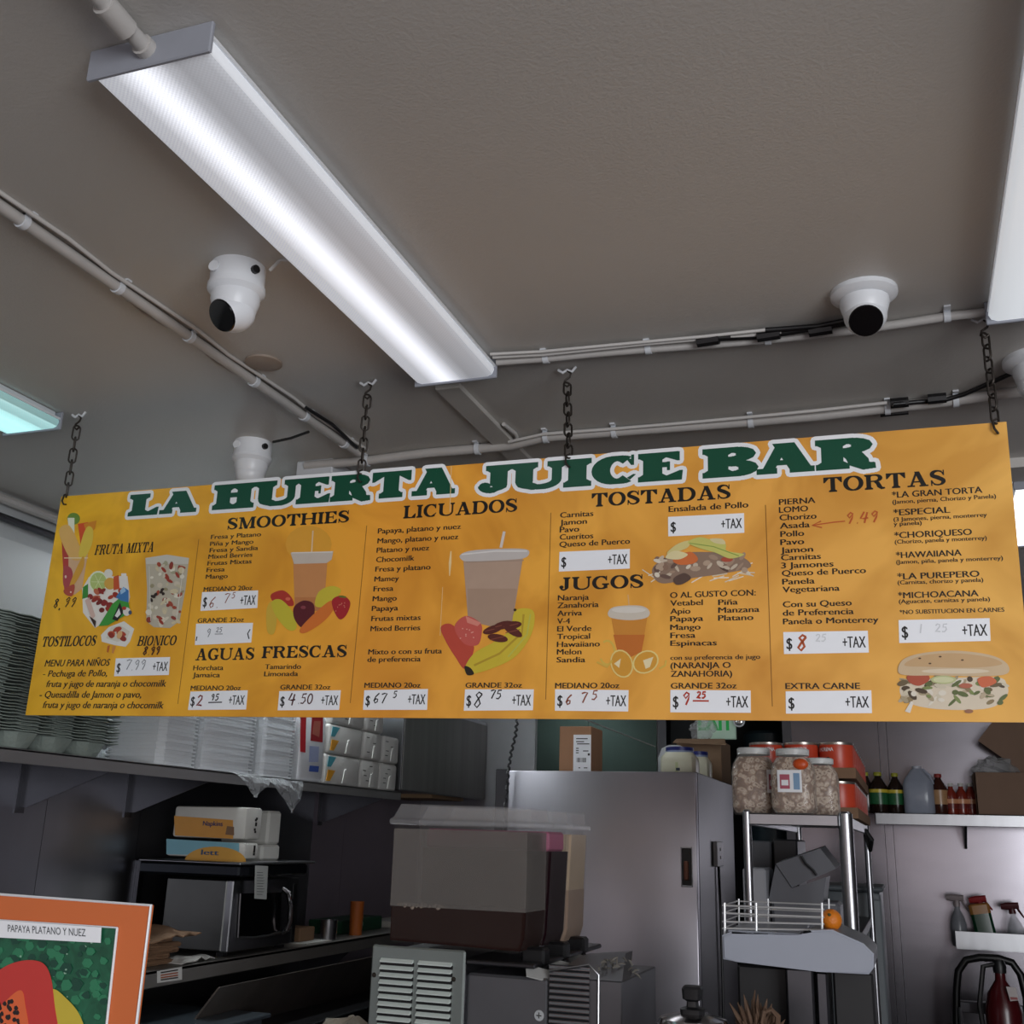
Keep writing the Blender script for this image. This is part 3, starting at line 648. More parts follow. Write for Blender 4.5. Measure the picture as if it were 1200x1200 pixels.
# white price stickers
M_stk = mat('white_sticker', '#f2f4f8', rough=.4, noise=.03)
def sticker(c, writing, label=None, blank=False, over=None):
    m = MB(M_stk); f = smap(1); g = smap(1.7); P = pxp(c)
    m.prism([f(*p) for p in P], Vector((0, -.0004, 0))); st = m.build('price_sticker', sign, local=True, smooth=0)
    if label: st['label'] = label
    (x0, y0), (x1, y1), (x2, y2), (x3, y3) = c; w = x1-x0; h = y3-y0; L = 3.2
    m = MB(K1)
    def q(a, b): return (x0+(x1-x0)*a+(x3-x0)*b, y0+(y1-y0)*a+(y3-y0)*b)
    if not blank:
        p0 = q(.035, .78); p1 = q(.1, .78); txt(m, '$', p0[0], p1[0], p0[1], h*.5, L, 0, 0, .03)
        p0 = q(.70, .76); p1 = q(.97, .76); txt(m, '+TAX', p0[0], p1[0], p0[1], h*.5, L, 0, 0, .03)
    else:
        line(m, [q(.96, .3), q(.92, .5), q(.95, .75)], 1.2, 0, L); line(m, [q(.03, .6), q(.02, .8)], 1.2, 0, L)
    writing(m, q, h, L); m.build('price_lettering', st, local=True, smooth=0)
def W(parts):
    def go(m, q, h, L):
        for s, a, b, hh, mt, wd in parts:
            if s == '_':
                line(m, [q(a, b), q(a+hh, b)], wd, mt, L)
            else:
                x, y = q(a+.02, b); hand(m, s, x, y, h*hh, mt, wd, .82, L)
    return go
sticker([(136.5, 771.5), (200, 770), (198.5, 791), (134.5, 792.5)], W([('7.99', .17, .66, .55, KGR, 1.1)]))
sticker([(237.5, 694), (303, 692), (302, 712.5), (235.5, 716)], W([('6.', .13, .85, .55, KRB, 1.1), ('7', .38, .62, .5, KRB, 1.0), ('5', .52, .38, .3, KRB, .9)]))
sticker([(230.5, 731), (297, 730), (295, 753), (229, 756)], W([('9', .17, .62, .38, KGR, 1.0), ('25', .34, .42, .22, KGR, .9), ('_', .34, .5, .14, KGR, .8)]), 'price sticker pasted over with a plain white strip', True)
sticker([(224, 810.5), (291, 809), (289, 831.5), (221, 832)], W([('2', .12, .76, .55, ink('#7a1f22'), 1.5), ('95', .36, .5, .34, K1, 1.2), ('_', .34, .62, .24, K1, 1.1)]))
sticker([(328, 810), (400, 809), (398, 832), (326, 832.5)], W([('4', .14, .74, .62, ink('#4a1a1a'), 1.5), ('.50', .3, .66, .5, ink('#4a1a1a'), 1.3)]))
sticker([(427.5, 809), (502, 807.5), (501, 832), (426, 832)], W([('67', .14, .66, .5, K1, 1.2), ('5', .44, .4, .33, K1, 1.1)]))
sticker([(545.5, 808), (626, 808), (625, 832.5), (544, 833)], W([('8', .12, .84, .72, K1, 1.3), ('75', .35, .44, .4, K1, 1.2)]))
sticker([(782.7, 606), (871.6, 601.6), (872, 624.6), (783, 628.8)], W([]), 'blank price sticker under the words Ensalada de Pollo')
sticker([(655.7, 647), (738, 643.5), (738, 666.5), (655, 670)], W([]), 'blank price sticker under the words Queso de Puerco')
sticker([(651, 808), (737, 809), (736.6, 834), (650.7, 833)], W([('6', .13, .7, .46, KRB, 1.3), ('7', .33, .62, .48, KRB, 1.3), ('5', .48, .46, .42, KRB, 1.2)]))
sticker([(786, 808.7), (880, 809.5), (880.4, 835.6), (786, 835)], W([('9', .13, .66, .56, KR, 1.5), ('25', .31, .36, .28, KR, 1.5), ('_', .28, .48, .2, KR, 1.3)]))
sticker([(918, 741), (1017, 739.4), (1018.4, 765), (919, 766.7)], W([('8', .14, .84, .7, ink('#b3532c'), 1.9), ('25', .36, .45, .32, ink('#d7d9dc'), 1.0)]))
sticker([(1053, 727), (1159.7, 724.7), (1161, 751.4), (1054, 753.8)], W([('1', .2, .6, .4, ink('#d4d6da'), 1.0), ('25', .38, .55, .34, ink('#d4d6da'), 1.0)]), 'price sticker under the line about no substitutions, its old price rubbed out')
sticker([(921, 810.5), (1021.4, 809.3), (1022.3, 836), (921.5, 836.6)], W([]), 'blank price sticker under the words Extra Carne')
# printed pictures
class Pic:
    def __init__(s, name): s.m = MB(); s.name = name; s.l = 1
    def p(s, pts, h, step=1):
        s.l += step*.22; put(s.m, [pxp(pts)], s.l, ink(h)); return s
    def e(s, cx, cy, rx, ry, h, rot=0, n=18, step=1, a0=0, a1=360):
        c, q = math.cos(math.radians(rot)), math.sin(math.radians(rot)); P = []
        for i in range(n):
            a = math.radians(a0+(a1-a0)*i/(n if a1-a0 == 360 else n-1)); x, y = rx*math.cos(a), ry*math.sin(a); P.append((cx+x*c-y*q, cy+x*q+y*c))
        return s.p(P, h, step)
    def s(s, pts, w, h, step=1): s.l += step*.22; put(s.m, ribbon(pxp(pts), w*.0021), s.l, ink(h)); return s
    def done(s): s.m.build('printed_picture', sign, local=True, smooth=0)['label'] = s.name
def bez(pts, n=8):
    out = []
    k = len(pts)
    for i in range(k):
        p0, p1, p2, p3 = pts[i-1], pts[i], pts[(i+1) % k], pts[(i+2) % k]
        for j in range(n):
            t = j/n; q = []
            for a in (0, 1): q.append(.5*(2*p1[a]+(-p0[a]+p2[a])*t+(2*p0[a]-5*p1[a]+4*p2[a]-p3[a])*t*t+(-p0[a]+3*p1[a]-3*p2[a]+p3[a])*t**3))
            out.append(tuple(q))
    return out
# fruit cup
P = Pic('picture of a cup of cut fruit')
P.p([(75, 640), (105, 640), (97, 690), (88, 697), (77, 692)], '#d8b08a').p([(73, 634), (81, 640), (81, 690), (76, 690)], '#b8433a')
P.e(87, 608, 7.5, 7, '#6f8f3a').p([(80, 607), (88, 607), (88, 628), (82, 628)], '#e8e6cf').p([(92, 614), (104, 612), (100, 636), (96, 644)], '#d9542c').p([(99, 614), (114, 610), (112, 620), (103, 628)], '#d98a2a')
P.p(bez([(70, 622), (82, 616), (94, 640), (96, 655), (86, 656), (78, 646)]), '#e3b368').p(bez([(98, 628), (104, 617), (110, 622), (108, 640), (98, 656), (93, 650)]), '#e2c44c')
P.s([(76, 654), (104, 654)], 1.2, '#f0ddb8').p(bez([(76, 664), (84, 666), (86, 676), (80, 690), (75, 684)]), '#b04a4e').p(bez([(98, 652), (99, 664), (90, 682), (82, 690), (86, 676)]), '#d9a03a').p(bez([(76, 691), (88, 685), (86, 698), (78, 697)]), '#b5503f')
P.e(78, 676, 1.2, 1.8, '#e8c8b8').e(84, 694, 1, 1, '#f0d8c8').done()
# snack bag
P = Pic('picture of an opened snack bag heaped with toppings and a lime half')
P.p([(97, 690), (105, 676), (150, 675), (153, 700), (150, 712), (112, 736), (98, 718)], '#e9e4dc').p([(98, 688), (104, 684), (104, 700), (97, 702)], '#3f8f3a')
P.e(116, 682, 11.5, 13, '#e9efcf').e(116, 682, 9.6, 11, '#b7c978')
for k in range(6): P.s([(116, 682), (116+8*math.cos(k*1.05), 682+9.5*math.sin(k*1.05))], .7, '#dfe6b0')
P.e(128, 672, 5, 5, '#e6e2d6').e(130, 684, 7, 7, '#d9a94a').p([(134, 676), (140, 674), (141, 690), (134, 692)], '#c8552e').p([(143, 672), (149, 672), (149, 684), (143, 686)], '#eae6e0')
for k in range(16):
    x = rnd.uniform(103, 144); y = rnd.uniform(690, 716); P.e(x, y, rnd.uniform(3, 6), rnd.uniform(2, 3.6), rnd.choice(['#9a2f22', '#b4442e', '#7a2520', '#c26a4a', '#8f2b28']), rnd.uniform(-50, 50))
P.p([(101, 704), (106, 700), (113, 722), (109, 726)], '#d8b9ac').p([(106, 722), (114, 728), (113, 736)], '#3a2318')
P.p([(117, 734), (133, 708), (143, 700), (152, 706), (154, 718), (140, 726), (128, 733)], '#3f9a3c').p([(137, 700), (146, 688), (152, 692), (152, 706), (143, 704)], '#3f79b4').p([(142, 692), (147, 688), (149, 693), (143, 697)], '#9cc4e4')
P.p([(133, 726), (142, 706), (146, 718), (139, 728)], '#1e1c1c').p([(136, 722), (141, 713), (143, 720), (139, 724)], '#e8e8e4').e(150, 717, 4.5, 5, '#e2ddd6').e(147, 713, 2.6, 2.2, '#b43a2e').e(154, 718, 2, 2.5, '#40506e').done()
P = Pic('picture of a small white dish of candied topping')
P.p([(128, 735), (146, 728), (158, 737), (153, 752), (148, 758), (135, 756), (120, 752), (119, 744)], '#e6e4dc').p([(131, 735), (142, 733), (153, 740), (149, 750), (138, 752), (125, 748)], '#d9d3c4')
for k in range(8): P.e(rnd.uniform(128, 145), rnd.uniform(736, 750), rnd.uniform(3, 5), rnd.uniform(2, 3.4), rnd.choice(['#b0442c', '#c25a38', '#933224']), rnd.uniform(-60, 60))
P.e(141, 744, 3, 5, '#dcb07c', 20).p([(127, 757), (130, 756), (128, 765), (126, 764)], '#c86a2c').p([(133, 757), (137, 757), (134, 766), (132, 765)], '#d8904a').done()
# fruit and cream cup
P = Pic('picture of a clear cup of chopped fruit with cream')
P.p([(171, 655), (222, 655), (218, 690), (211, 728), (200, 736), (181, 735), (172, 728), (173, 690)], '#bdb5a2').p([(171, 654), (196, 650), (222, 654), (221, 661), (172, 661)], '#cdc9bd')
for k in range(64):
    y = rnd.uniform(660, 731); f = (y-655)/80; x = rnd.uniform(174+f*1, 218-f*8)
    P.e(x, y, rnd.uniform(1.5, 5), rnd.uniform(1.5, 4), rnd.choice(['#d8d0bc', '#c9bfa0', '#a8a488', '#e4decc', '#d3c6a4', '#9a9274', '#cfc4b0', '#8f3a2c', '#a44a34', '#bfb79c']), rnd.uniform(0, 180), 9, .35)
for k in range(7): P.e(rnd.uniform(176, 194), rnd.uniform(686, 704), rnd.uniform(1.5, 4), rnd.uniform(1, 3), '#2e211c', rnd.uniform(0, 90), 8, .35)
for (x, y) in ((193, 668), (197, 676), (200, 681), (209, 674), (188, 724), (190, 729)): P.e(x, y, 4.2, 1.8, '#9c3a2a', rnd.uniform(20, 80), 8, .35)
P.s([(176, 664), (178, 728)], .8, '#e6e2d8').s([(216, 666), (208, 726)], .9, '#e2ded4').done()
# smoothie
P = Pic('picture of a smoothie cup among fruit')
P.e(362, 638, 27, 22, '#e4a436').s([(367, 622), (365.5, 648)], 1.8, '#e6c9a2').p([(344, 658), (384, 658), (381, 700), (378, 716), (346, 716)], '#c98a55').p([(346, 700), (380, 700), (378, 716), (347, 716)], '#bd7a48')
P.p([(341, 648), (391, 646), (389, 656), (383, 660), (345, 661)], '#c9bdb0').s([(342, 648), (390, 647)], 1.4, '#ded8d0')
P.p(bez([(319, 696), (332, 692), (342, 700), (344, 710), (328, 708), (319, 703)]), '#b23428').e(338, 702, 3, 2, '#d86a50')
P.p(bez([(313, 715), (319, 705), (325, 722), (322, 742), (314, 740)]), '#d3ae3c').p(bez([(319, 706), (330, 703), (344, 718), (348, 736), (338, 738), (324, 722)]), '#c9bb34').p(bez([(370, 710), (374, 694), (388, 687), (399, 690), (398, 697), (384, 710)]), '#cdbb38')
P.p(bez([(345, 712), (356, 704), (368, 708), (368, 724), (356, 736), (346, 726)]), '#5a1720').e(356, 712, 3, 2, '#8a4048').p(bez([(366, 722), (388, 704), (391, 715), (378, 730), (358, 742), (352, 738)]), '#d8742c')
P.p(bez([(390, 703), (402, 698), (411, 706), (407, 720), (399, 726), (392, 716)]), '#a8242a').s([(398, 699), (406, 700)], 2, '#5f7a2c')
for k in range(8): P.e(rnd.uniform(394, 407), rnd.uniform(704, 718), .6, .8, '#d88a70', 0, 6, .3)
P.done()
# licuado
P = Pic('picture of a pale shake cup with banana, pecans and mamey')
P.s([(591, 623), (587, 642)], 3.4, '#d9cfc6').p([(543, 655), (613, 653), (607, 690), (601, 728), (575, 734), (549, 728)], '#b59a86').p([(548, 690), (606, 690), (601, 728), (575, 734), (549, 728)], '#ab8f7a')
P.p(bez([(540, 650), (556, 645), (600, 643), (619, 645), (617, 653), (600, 656), (552, 658), (541, 656)]), '#c4bdb8').s([(541, 650), (580, 646), (618, 646)], 1.6, '#dedad6').s([(546, 659), (614, 657)], .9, '#a08d7e')
P.p(bez([(517, 735), (530, 732), (548, 752), (556, 760), (546, 784), (534, 770), (522, 750)]), '#c04a38').p(bez([(533, 735), (546, 722), (563, 730), (565, 742), (560, 756), (544, 754)]), '#c85a50').p([(546, 722), (548, 730), (560, 734), (564, 730)], '#de8a7a')
for k in range(9): P.e(rnd.uniform(538, 560), rnd.uniform(732, 750), 1, .8, '#e0a090', 0, 6, .3)
P.p(bez([(604, 716), (622, 714), (627, 724), (622, 746), (604, 770), (576, 784), (552, 790), (545, 784), (556, 766), (580, 752), (598, 738)]), '#d2ba36').s([(614, 720), (612, 742), (586, 766), (556, 780)], 2.4, '#b9992c').s([(622, 720), (618, 744), (596, 770)], 1.6, '#c3c056')
P.p(bez([(545, 781), (552, 783), (556, 790), (548, 791)]), '#2a2016').e(604, 715, 1.8, 1.6, '#3a3218')
for (x, y, r) in ((578, 738, -18), (590, 733, -14), (600, 733, -8), (584, 748, 10), (602, 740, 30)): P.e(x, y, 12, 4.6, '#5a241c', r).s([(x-9, y+2), (x+8, y-2)], .8, '#8a4a38')
P.done()
# tostada
P = Pic('picture of a piled tostada')
for k in range(26):
    x = rnd.uniform(760, 880); y = 672+rnd.uniform(-10, 10)-(x-760)*.03; a = rnd.uniform(-.6, .6); P.s([(x-9*math.cos(a), y-9*math.sin(a)), (x+9*math.cos(a), y+9*math.sin(a))], 1.1, rnd.choice(['#e6dcc6', '#d8ceb8', '#f0e8d8']), .3)
P.p(bez([(768, 662), (800, 648), (860, 650), (880, 664), (850, 672), (810, 678), (778, 684), (766, 676)]), '#8f7765')
for k in range(46):
    x = rnd.uniform(766, 876); y = 666+rnd.uniform(-11, 12)-(x-766)*.05; P.e(x, y, rnd.uniform(3, 7), rnd.uniform(1.5, 3.5), rnd.choice(['#6a5248', '#a58b76', '#8a6e5c', '#c9b9a4', '#ddd2bf', '#5a443a', '#b49c86']), rnd.uniform(-60, 60), 9, .3)
P.p(bez([(789, 656), (808, 647), (818, 655), (812, 661), (796, 662)]), '#d2703a').e(842, 642, 8, 4, '#b4563a', 10).e(852, 656, 7, 3, '#b0503a', 0)
P.p(bez([(782, 648), (794, 638), (808, 634), (806, 642), (792, 648), (786, 652)]), '#d6c886').p(bez([(806, 636), (820, 630), (836, 634), (850, 638), (852, 646), (872, 650), (856, 655), (838, 648), (820, 643)]), '#c9c66c').s([(808, 637), (836, 641), (866, 652)], 1, '#8aa04a').p(bez([(780, 654), (790, 646), (806, 650), (796, 656)]), '#e0d2a0').p(bez([(832, 632), (846, 632), (850, 638), (838, 637)]), '#d9cc9a')
P.p(bez([(790, 678), (802, 672), (810, 678), (800, 685), (792, 685)]), '#5b463c').done()
# jugo
P = Pic('picture of an orange juice cup with cut oranges')
P.s([(736, 697), (737.5, 712)], 1.2, '#e0b27c').p([(716, 722), (759, 722), (752, 764), (740, 770), (724, 764)], '#d08a34').p([(719, 744), (756, 744), (752, 764), (740, 770), (724, 764)], '#c56f2a')
P.p(bez([(713, 717), (722, 711), (750, 710), (761, 716), (758, 724), (738, 727), (716, 724)]), '#cfc5b6').e(737, 715, 20, 3.6, '#dcd5ca')
P.s(arc(712, 765, 9, 14, -120, 150, 14), 2.2, '#dcb850').e(729, 778, 13, 17, '#e8cf80', -20).e(729, 778, 11.4, 15.2, '#d79a34', -20).e(757, 776, 16, 13, '#ead486', -30).e(757, 776, 14.2, 11.4, '#d99c36', -30)
P.p([(720, 778), (728, 772), (726, 783)], '#ecdcae').p([(754, 774), (766, 770), (762, 782), (757, 784)], '#ecdcae').s([(773, 784), (780, 780), (781, 774)], 2, '#dcb850').s([(700, 776), (712, 782), (718, 774)], 2.2, '#dcb24a').done()
# torta
P = Pic('picture of a torta sandwich')
P.p(bez([(1055, 812), (1064, 798), (1110, 795), (1168, 794), (1180, 802), (1180, 816), (1160, 830), (1110, 832), (1070, 826)]), '#d9cbb4')
for k in range(70):
    x = rnd.uniform(1058, 1178); y = rnd.uniform(795, 824); P.e(x, y, rnd.uniform(3, 8), rnd.uniform(1.5, 3.5), rnd.choice(['#6c5c40', '#8c7a58', '#a99a7c', '#5f6a3c', '#cfc4ac', '#4d3d2a', '#7d8a50', '#b9a88c', '#e0d8c8']), rnd.uniform(-50, 50), 9, .25)
P.p(bez([(1064, 792), (1082, 788), (1090, 796), (1078, 804), (1066, 800)]), '#b0523a').p(bez([(1146, 796), (1160, 793), (1168, 800), (1152, 806)]), '#cf6a44').e(1106, 797, 15, 5, '#bcc08a').e(1106, 797, 12, 3.4, '#d2d2a6').e(1132, 804, 8, 3, '#b4664e')
P.p([(1061, 834), (1068, 822), (1071, 824), (1067, 836)], '#e4ddd0').e(1136, 834, 5, 2.4, '#9a6a4c')
P.p(bez([(1053, 788), (1058, 774), (1080, 766), (1120, 763), (1160, 768), (1180, 778), (1180, 790), (1150, 793), (1100, 792), (1066, 792)]), '#cdb491').p(bez([(1060, 780), (1080, 769), (1120, 766), (1160, 771), (1174, 779), (1140, 783), (1090, 782)]), '#c6a377')
for (x, y) in ((1078, 772), (1102, 770), (1090, 778), (1128, 774)): P.e(x, y, 1.8, 1, '#5a4028', 0, 8, .3)
P.e(1120, 787, 40, 3, '#dccbb0', 0).done()

# ================================================================ CHAINS
def chain(top, bot, label):
    A = G(top[0], top[1], Z=CZ); Bp = SW(*bot); Bp = Bp+Vector((0, -.006, -.002))
    t = thing('sign_chain', label, 'chain', A, group='sign chains')
    m = MB(M_white)          # toggle hook in the ceiling
    m.tube([A+Vector((-.024, 0, -.006)), A+Vector((-.012, 0, -.014)), A+Vector((0, 0, -.008)), A+Vector((.012, 0, -.014)), A+Vector((.022, 0, -.002))], .0035, 0, 8); m.build('ceiling_hook', t)
    h0 = A+Vector((0, 0, -.01)); m = MB(M_rust)
    sh = [h0+Vector((.0, 0, .0)), h0+Vector((.009, 0, -.008)), h0+Vector((.006, 0, -.018)), h0+Vector((-.006, 0, -.026)), h0+Vector((-.009, 0, -.036)), h0+Vector((0, 0, -.043)), h0+Vector((.008, 0, -.036))]
    m.tube(sh, .0028, 0, 8); m.build('s_hook', t)
    a = h0+Vector((0, 0, -.036)); b = Bp+Vector((0, .004, .012)); d = b-a; L = d.length; n = round(L/.031); d.normalize()
    q = Vector((0, 1, 0)); s1 = (q-d*q.dot(d)).normalized(); s2 = d.cross(s1)
    for i in range(n):
        c = a+d*(L*(i+.5)/n); s = (s2*.8+s1*.6, s1*.8-s2*.6)[i % 2]; hl, hw = L/n*.5+.0045, .0095; P = []
        for k in range(16):
            an = 2*math.pi*k/16; P.append(c+d*((hl-hw)*(1 if math.sin(an) > 0 else -1)+hw*math.sin(an))+s*hw*math.cos(an))
        m = MB(M_rust); m.tube(P, .0026, 0, 6, closed=True); m.build('chain_link', t, smooth=60)
    m = MB(M_rust); m.tube([b+Vector((.004, 0, .006)), b+Vector((-.006, -.003, .002)), Bp+Vector((-.004, -.006, -.006)), Bp+Vector((.002, -.004, -.016)), Bp+Vector((.004, .012, -.012)), b+Vector((.006, .004, 0))], .0026, 0, 7)
    m.build('sign_hook', t)
chain((93, 483), (78, 585), 'leftmost chain, holding the sign corner under the blue-green light')
chain((432, 445), (423, 558), 'second sign chain from the left, between the dome camera and the middle light')
chain((665, 430), (666, 540), 'third sign chain from the left, above the word JUICE')
chain((1152, 370), (1166, 500), 'rightmost sign chain, hanging beside the right fluorescent light')
# ================================================================ LEFT WALL SHELF AND WHAT STANDS ON IT
SZ = (G(0, 877, X=XS).z+G(470, 927, X=XS).z)/2                      # top of the shelf
def box_thing(name, label, cat, a, b, mt, bev=.004, group=None):
    m = MB(mt); c = ((a[0]+b[0])/2, (a[1]+b[1])/2, min(a[2], b[2])); m.box(a, b, 0, bev); return tag(m.build(name, at=c), label, cat, group)
def XL(px, py): return G(px, py, X=XS)
M_lip = mat('shelf_lip_steel', '#9c9a9b', rough=.4, metal=.6, noise=.1, scale=6)
t = thing('wall_shelf', 'long stainless shelf on the left wall carrying trays, foam plates and napkins', 'shelf', (XW, 3.6, SZ-.04))
y0s, y1s = 1.0, XL(470, 930).y
m = MB(M_lip); m.box((XW+.012, y0s, SZ-.006), (XS, y1s, SZ), 0); m.box((XS-.004, y0s, SZ-.042), (XS, y1s, SZ), 0, .0015); m.box((XW+.012, y1s-.004, SZ-.04), (XS, y1s, SZ), 0); m.build('shelf_board', t)
for px in (22, 150, 376):
    y = G(px, 955, X=XW+.02).y; m = MB(M_dsteel)
    P = [(XW+.012, y, SZ-.007), (XW+.40, y, SZ-.007), (XW+.40, y, SZ-.03), (XW+.05, y, SZ-.16), (XW+.012, y, SZ-.16)]
    m.prism(P, (0, .004, 0)); m.box((XW+.012, y-.02, SZ-.18), (XW+.018, y+.024, SZ-.007)); m.build('bracket', t)
M_pulp = mat('grey_green_paper_pulp', '#98a49d', rough=.9, noise=.16, scale=30, bump=.3, bscale=90)
def tray_mesh():
    """moulded pulp cup tray: flat rim with a wavy edge and four hollow feet"""
    m = MB(M_pulp); a = .165; N = 12; th = .0028
    outer = []
    for s in range(4):
        for i in range(N):
            q = -a+2*a*i/N; wv = .0015*math.sin(i*2.2+s)
            p = ((q, -a), (a, q), (-q, a), (-a, -q))[s]; outer.append((p[0], p[1], wv))
    m.prism(outer, (0, 0, th))
    for cx in (-.08, .08):
        for cy in (-.08, .08):
            m.lathe([(.068, .001), (.048, -.045), (.044, -.048), (0, -.048)], (cx, cy, 0), n=12, sq=6)
    return m
M_bag = clear('clear_bag_film', '#e6eaee', .2, .1, .8)
y_a = XL(26, 800).y; y_b = XL(88, 870).y
base = tag(tray_mesh().build('pulp_tray', at=(0, 0, 0)), 'grey-green paper cup tray in the tall stack at the left end of the shelf', 'tray', 'paper trays in the tall left stack')
used = False
for (ya, top, dx, lab, grp) in ((y_a-.02, 718, .02, 'grey-green paper cup tray in the tall stack at the left end of the shelf', 'paper trays in the tall left stack'),
                                (XL(140, 880).y-.17, 800, 0, 'grey-green paper cup tray in the second stack, between the tall stack and the foam plates', 'paper trays in the second stack')):
    z = SZ+.05; ztop = G(20, top, X=XS).z; k = 0
    while z < ztop:
        o = base if not used else base.copy()
        if used: C.objects.link(o)
        used = True
        o.location = (XS-.172+dx+rnd.uniform(-.006, .006), ya+rnd.uniform(-.006, .006), z); o.rotation_euler = (rnd.uniform(-.01, .01), rnd.uniform(-.01, .01), rnd.uniform(-.025, .025))
        tag(o, lab, 'tray', grp); z += .0095; k += 1
# a dark stack standing at the frame's edge
box_thing('storage_box', 'dark grey box at the far left end of the shelf, half out of frame', 'box', (XS-.36, y_a-.6, SZ), (XS-.02, y_a-.215, SZ+.32), mat('dark_box', '#3d4244', rough=.7))
# foam plate packs in clear bags
M_foam = mat('white_foam', '#f2f5f8', rough=.6, noise=.03, bump=.05, bscale=200)
def plate_pack(px0, px1, label, tail=None, pitch=.0135, top=.30):
    ya = XL(px0, 905).y; yb = XL(px1, 915).y; c = (XS-.15, (ya+yb)/2, SZ); hx = .135; hy = (yb-ya)/2-.004
    t = thing('foam_plate_pack', label, 'plates', c, group='bagged foam plates on the shelf')
    first = None; n = int(top/pitch)
    for k in range(n):
        if first is None:
            m = MB(M_foam); zz = SZ+.004
            P = []
            for i in range(28):
                an = 2*math.pi*i/28; ca, sa = math.cos(an), math.sin(an); q = 1/((abs(ca)**7+abs(sa)**7)**(1/7)); P.append((c[0]+hx*q*ca, c[1]+hy*q*sa, zz))
            m.prism(P, (0, 0, .0055)); Q = [(c[0]+(p[0]-c[0])*.93, c[1]+(p[1]-c[1])*.93, zz+.0055) for p in P]; m.prism(Q, (0, 0, pitch-.0056)); first = m.build('plate', t)
        else:
            o = first.copy(); C.objects.link(o); o.location = (rnd.uniform(-.002, .002), rnd.uniform(-.0015, .0015), k*pitch)
    m = MB(M_bag); m.box((c[0]-hx-.008, ya+.001, SZ+.001), (c[0]+hx+.008, yb-.001, SZ+top+.02), 0, .012, seg=2)
    m.build('clear_bag', t)
    if tail:
        m = MB(clear('crumpled_bag_film', '#e3e7ea', .38, .08, .8)); R = random.Random(int(tail[0])); grid = []
        x0 = XS+.016
        A = XL(tail[0], tail[1]); B = XL(tail[2], tail[3]); T = XL(tail[4], tail[5])
        rows = 6; cols = 7
        for r in range(rows):
            row = []
            for k in range(cols):
                top_ = A.lerp(B, k/(cols-1)); p = top_.lerp(T, (r/(rows-1))**1.1*.98); p.x = x0+.02*math.sin(r/(rows-1)*3.1)+R.uniform(-.006, .012); p.z += R.uniform(-.006, .006); row.append(m.bm.verts.new(p))
            grid.append(row)
        for r in range(rows-1):
            for k in range(cols-1): m.face([grid[r][k], grid[r][k+1], grid[r+1][k+1], grid[r+1][k]])
        m.build('bag_tail', t, smooth=0)
    return t
plate_pack(190, 236, 'bagged stack of white foam plates, nearest the paper trays')
plate_pack(238, 306, 'wide bagged stack of white foam plates, bag tail hanging at its right', (262, 903, 311, 911, 294, 934))
plate_pack(308, 350, 'bagged stack of white foam plates beside the red and white pack', (306, 912, 349, 914, 337, 953))
# red and white pack
ya, yb = XL(352, 915).y, XL(381, 915).y
t = thing('cup_pack', 'white plastic pack with red printed patches, between foam plates and napkins', 'pack', (XS-.15, (ya+yb)/2, SZ))
M_pack = mat('glossy_white_film', '#d4d6da', rough=.25, noise=.05, bump=.25, bscale=22)
m = MB(M_pack); m.box((XS-.28, ya, SZ), (XS-.012, yb, SZ+.3), 0, .02, seg=3); m.build('wrapper', t)
def decal(parent, name, corners, hcol, X=XS-.012, off=.0015, thick=True):
    m = MB(ink(hcol)); P = [G(x, y, X=X+off) for x, y in corners]; m.prism(P, (-.0006, 0, 0)); return m.build(name, parent)
decal(t, 'printed_patch', [(352, 836), (359, 836), (358, 882), (352, 881)], '#c22832')
decal(t, 'printed_patch', [(366, 836), (379, 836), (378, 870), (364, 868)], '#a5232e')
decal(t, 'printed_picture', [(368, 845), (376, 845), (374, 864), (366, 860)], '#b9695a', off=.0025)
decal(t, 'printed_patch', [(363, 874), (374, 875), (373, 893), (362, 893)], '#9aa3c4')
decal(t, 'printed_patch', [(363, 897), (374, 898), (373, 905), (362, 904)], '#3f57a0')
# napkin packs
M_nap = mat('paper_napkin_pack', '#c9c8c4', rough=.55, noise=.06, bump=.35, bscale=18)
def napkin(px0, px1, z0, z1, x_off, label, prints=False):
    ya, yb = XL(px0, 900).y+.003, XL(px1, 900).y-.003; c = (XS-.14, (ya+yb)/2, z0)
    t = thing('napkin_pack', label, 'napkins', c, group='wrapped napkin packs on the shelf')
    m = MB(M_nap); m.box((XS-.27, ya, z0), (XS-.008-x_off, yb, z1-.002), 0, .016, seg=3); m.build('wrapper', t)
    if prints:
        for pz0, pz1, h in ((.56, .9, '#4f9fae'), (.1, .46, '#d99a2e')):
            m = MB(ink(h)); w_ = (yb-ya); m.prism([(XS-.006-x_off, ya+.018, z0+(z1-z0)*pz0), (XS-.006-x_off, ya+.1*w_+.018, z0+(z1-z0)*pz0), (XS-.006-x_off, ya+.2*w_+.03, z0+(z1-z0)*pz1), (XS-.006-x_off, ya+.03, z0+(z1-z0)*pz1)], (-.003, 0, 0)); m.build('printed_band', t)
    else:
        m = MB(K1); R = random.Random(px0)
        for k in range(4):
            yy = ya+.02+R.uniform(0, .6)*(yb-ya-.04); zz = z0+(z1-z0)*(.25+.17*k); m.box((XS-.0095-x_off, yy, zz), (XS-.0068-x_off, yy+.03, zz+.004))
        m.build('printed_lettering', t)
    m = MB(M_nap); ym = (ya*.45+yb*.55); m.prism([(XS-.009-x_off, ym-.02, z0+.01), (XS-.009-x_off, ym+.025, z0+.012), (XS-.009-x_off, ym+.01, z0+(z1-z0)*.55), (XS-.009-x_off, ym-.006, z0+(z1-z0)*.5)], (.006, 0, 0)); m.build('fold_flap', t)
    return t
zr = [SZ, SZ+.138, SZ+.276, SZ+.40]
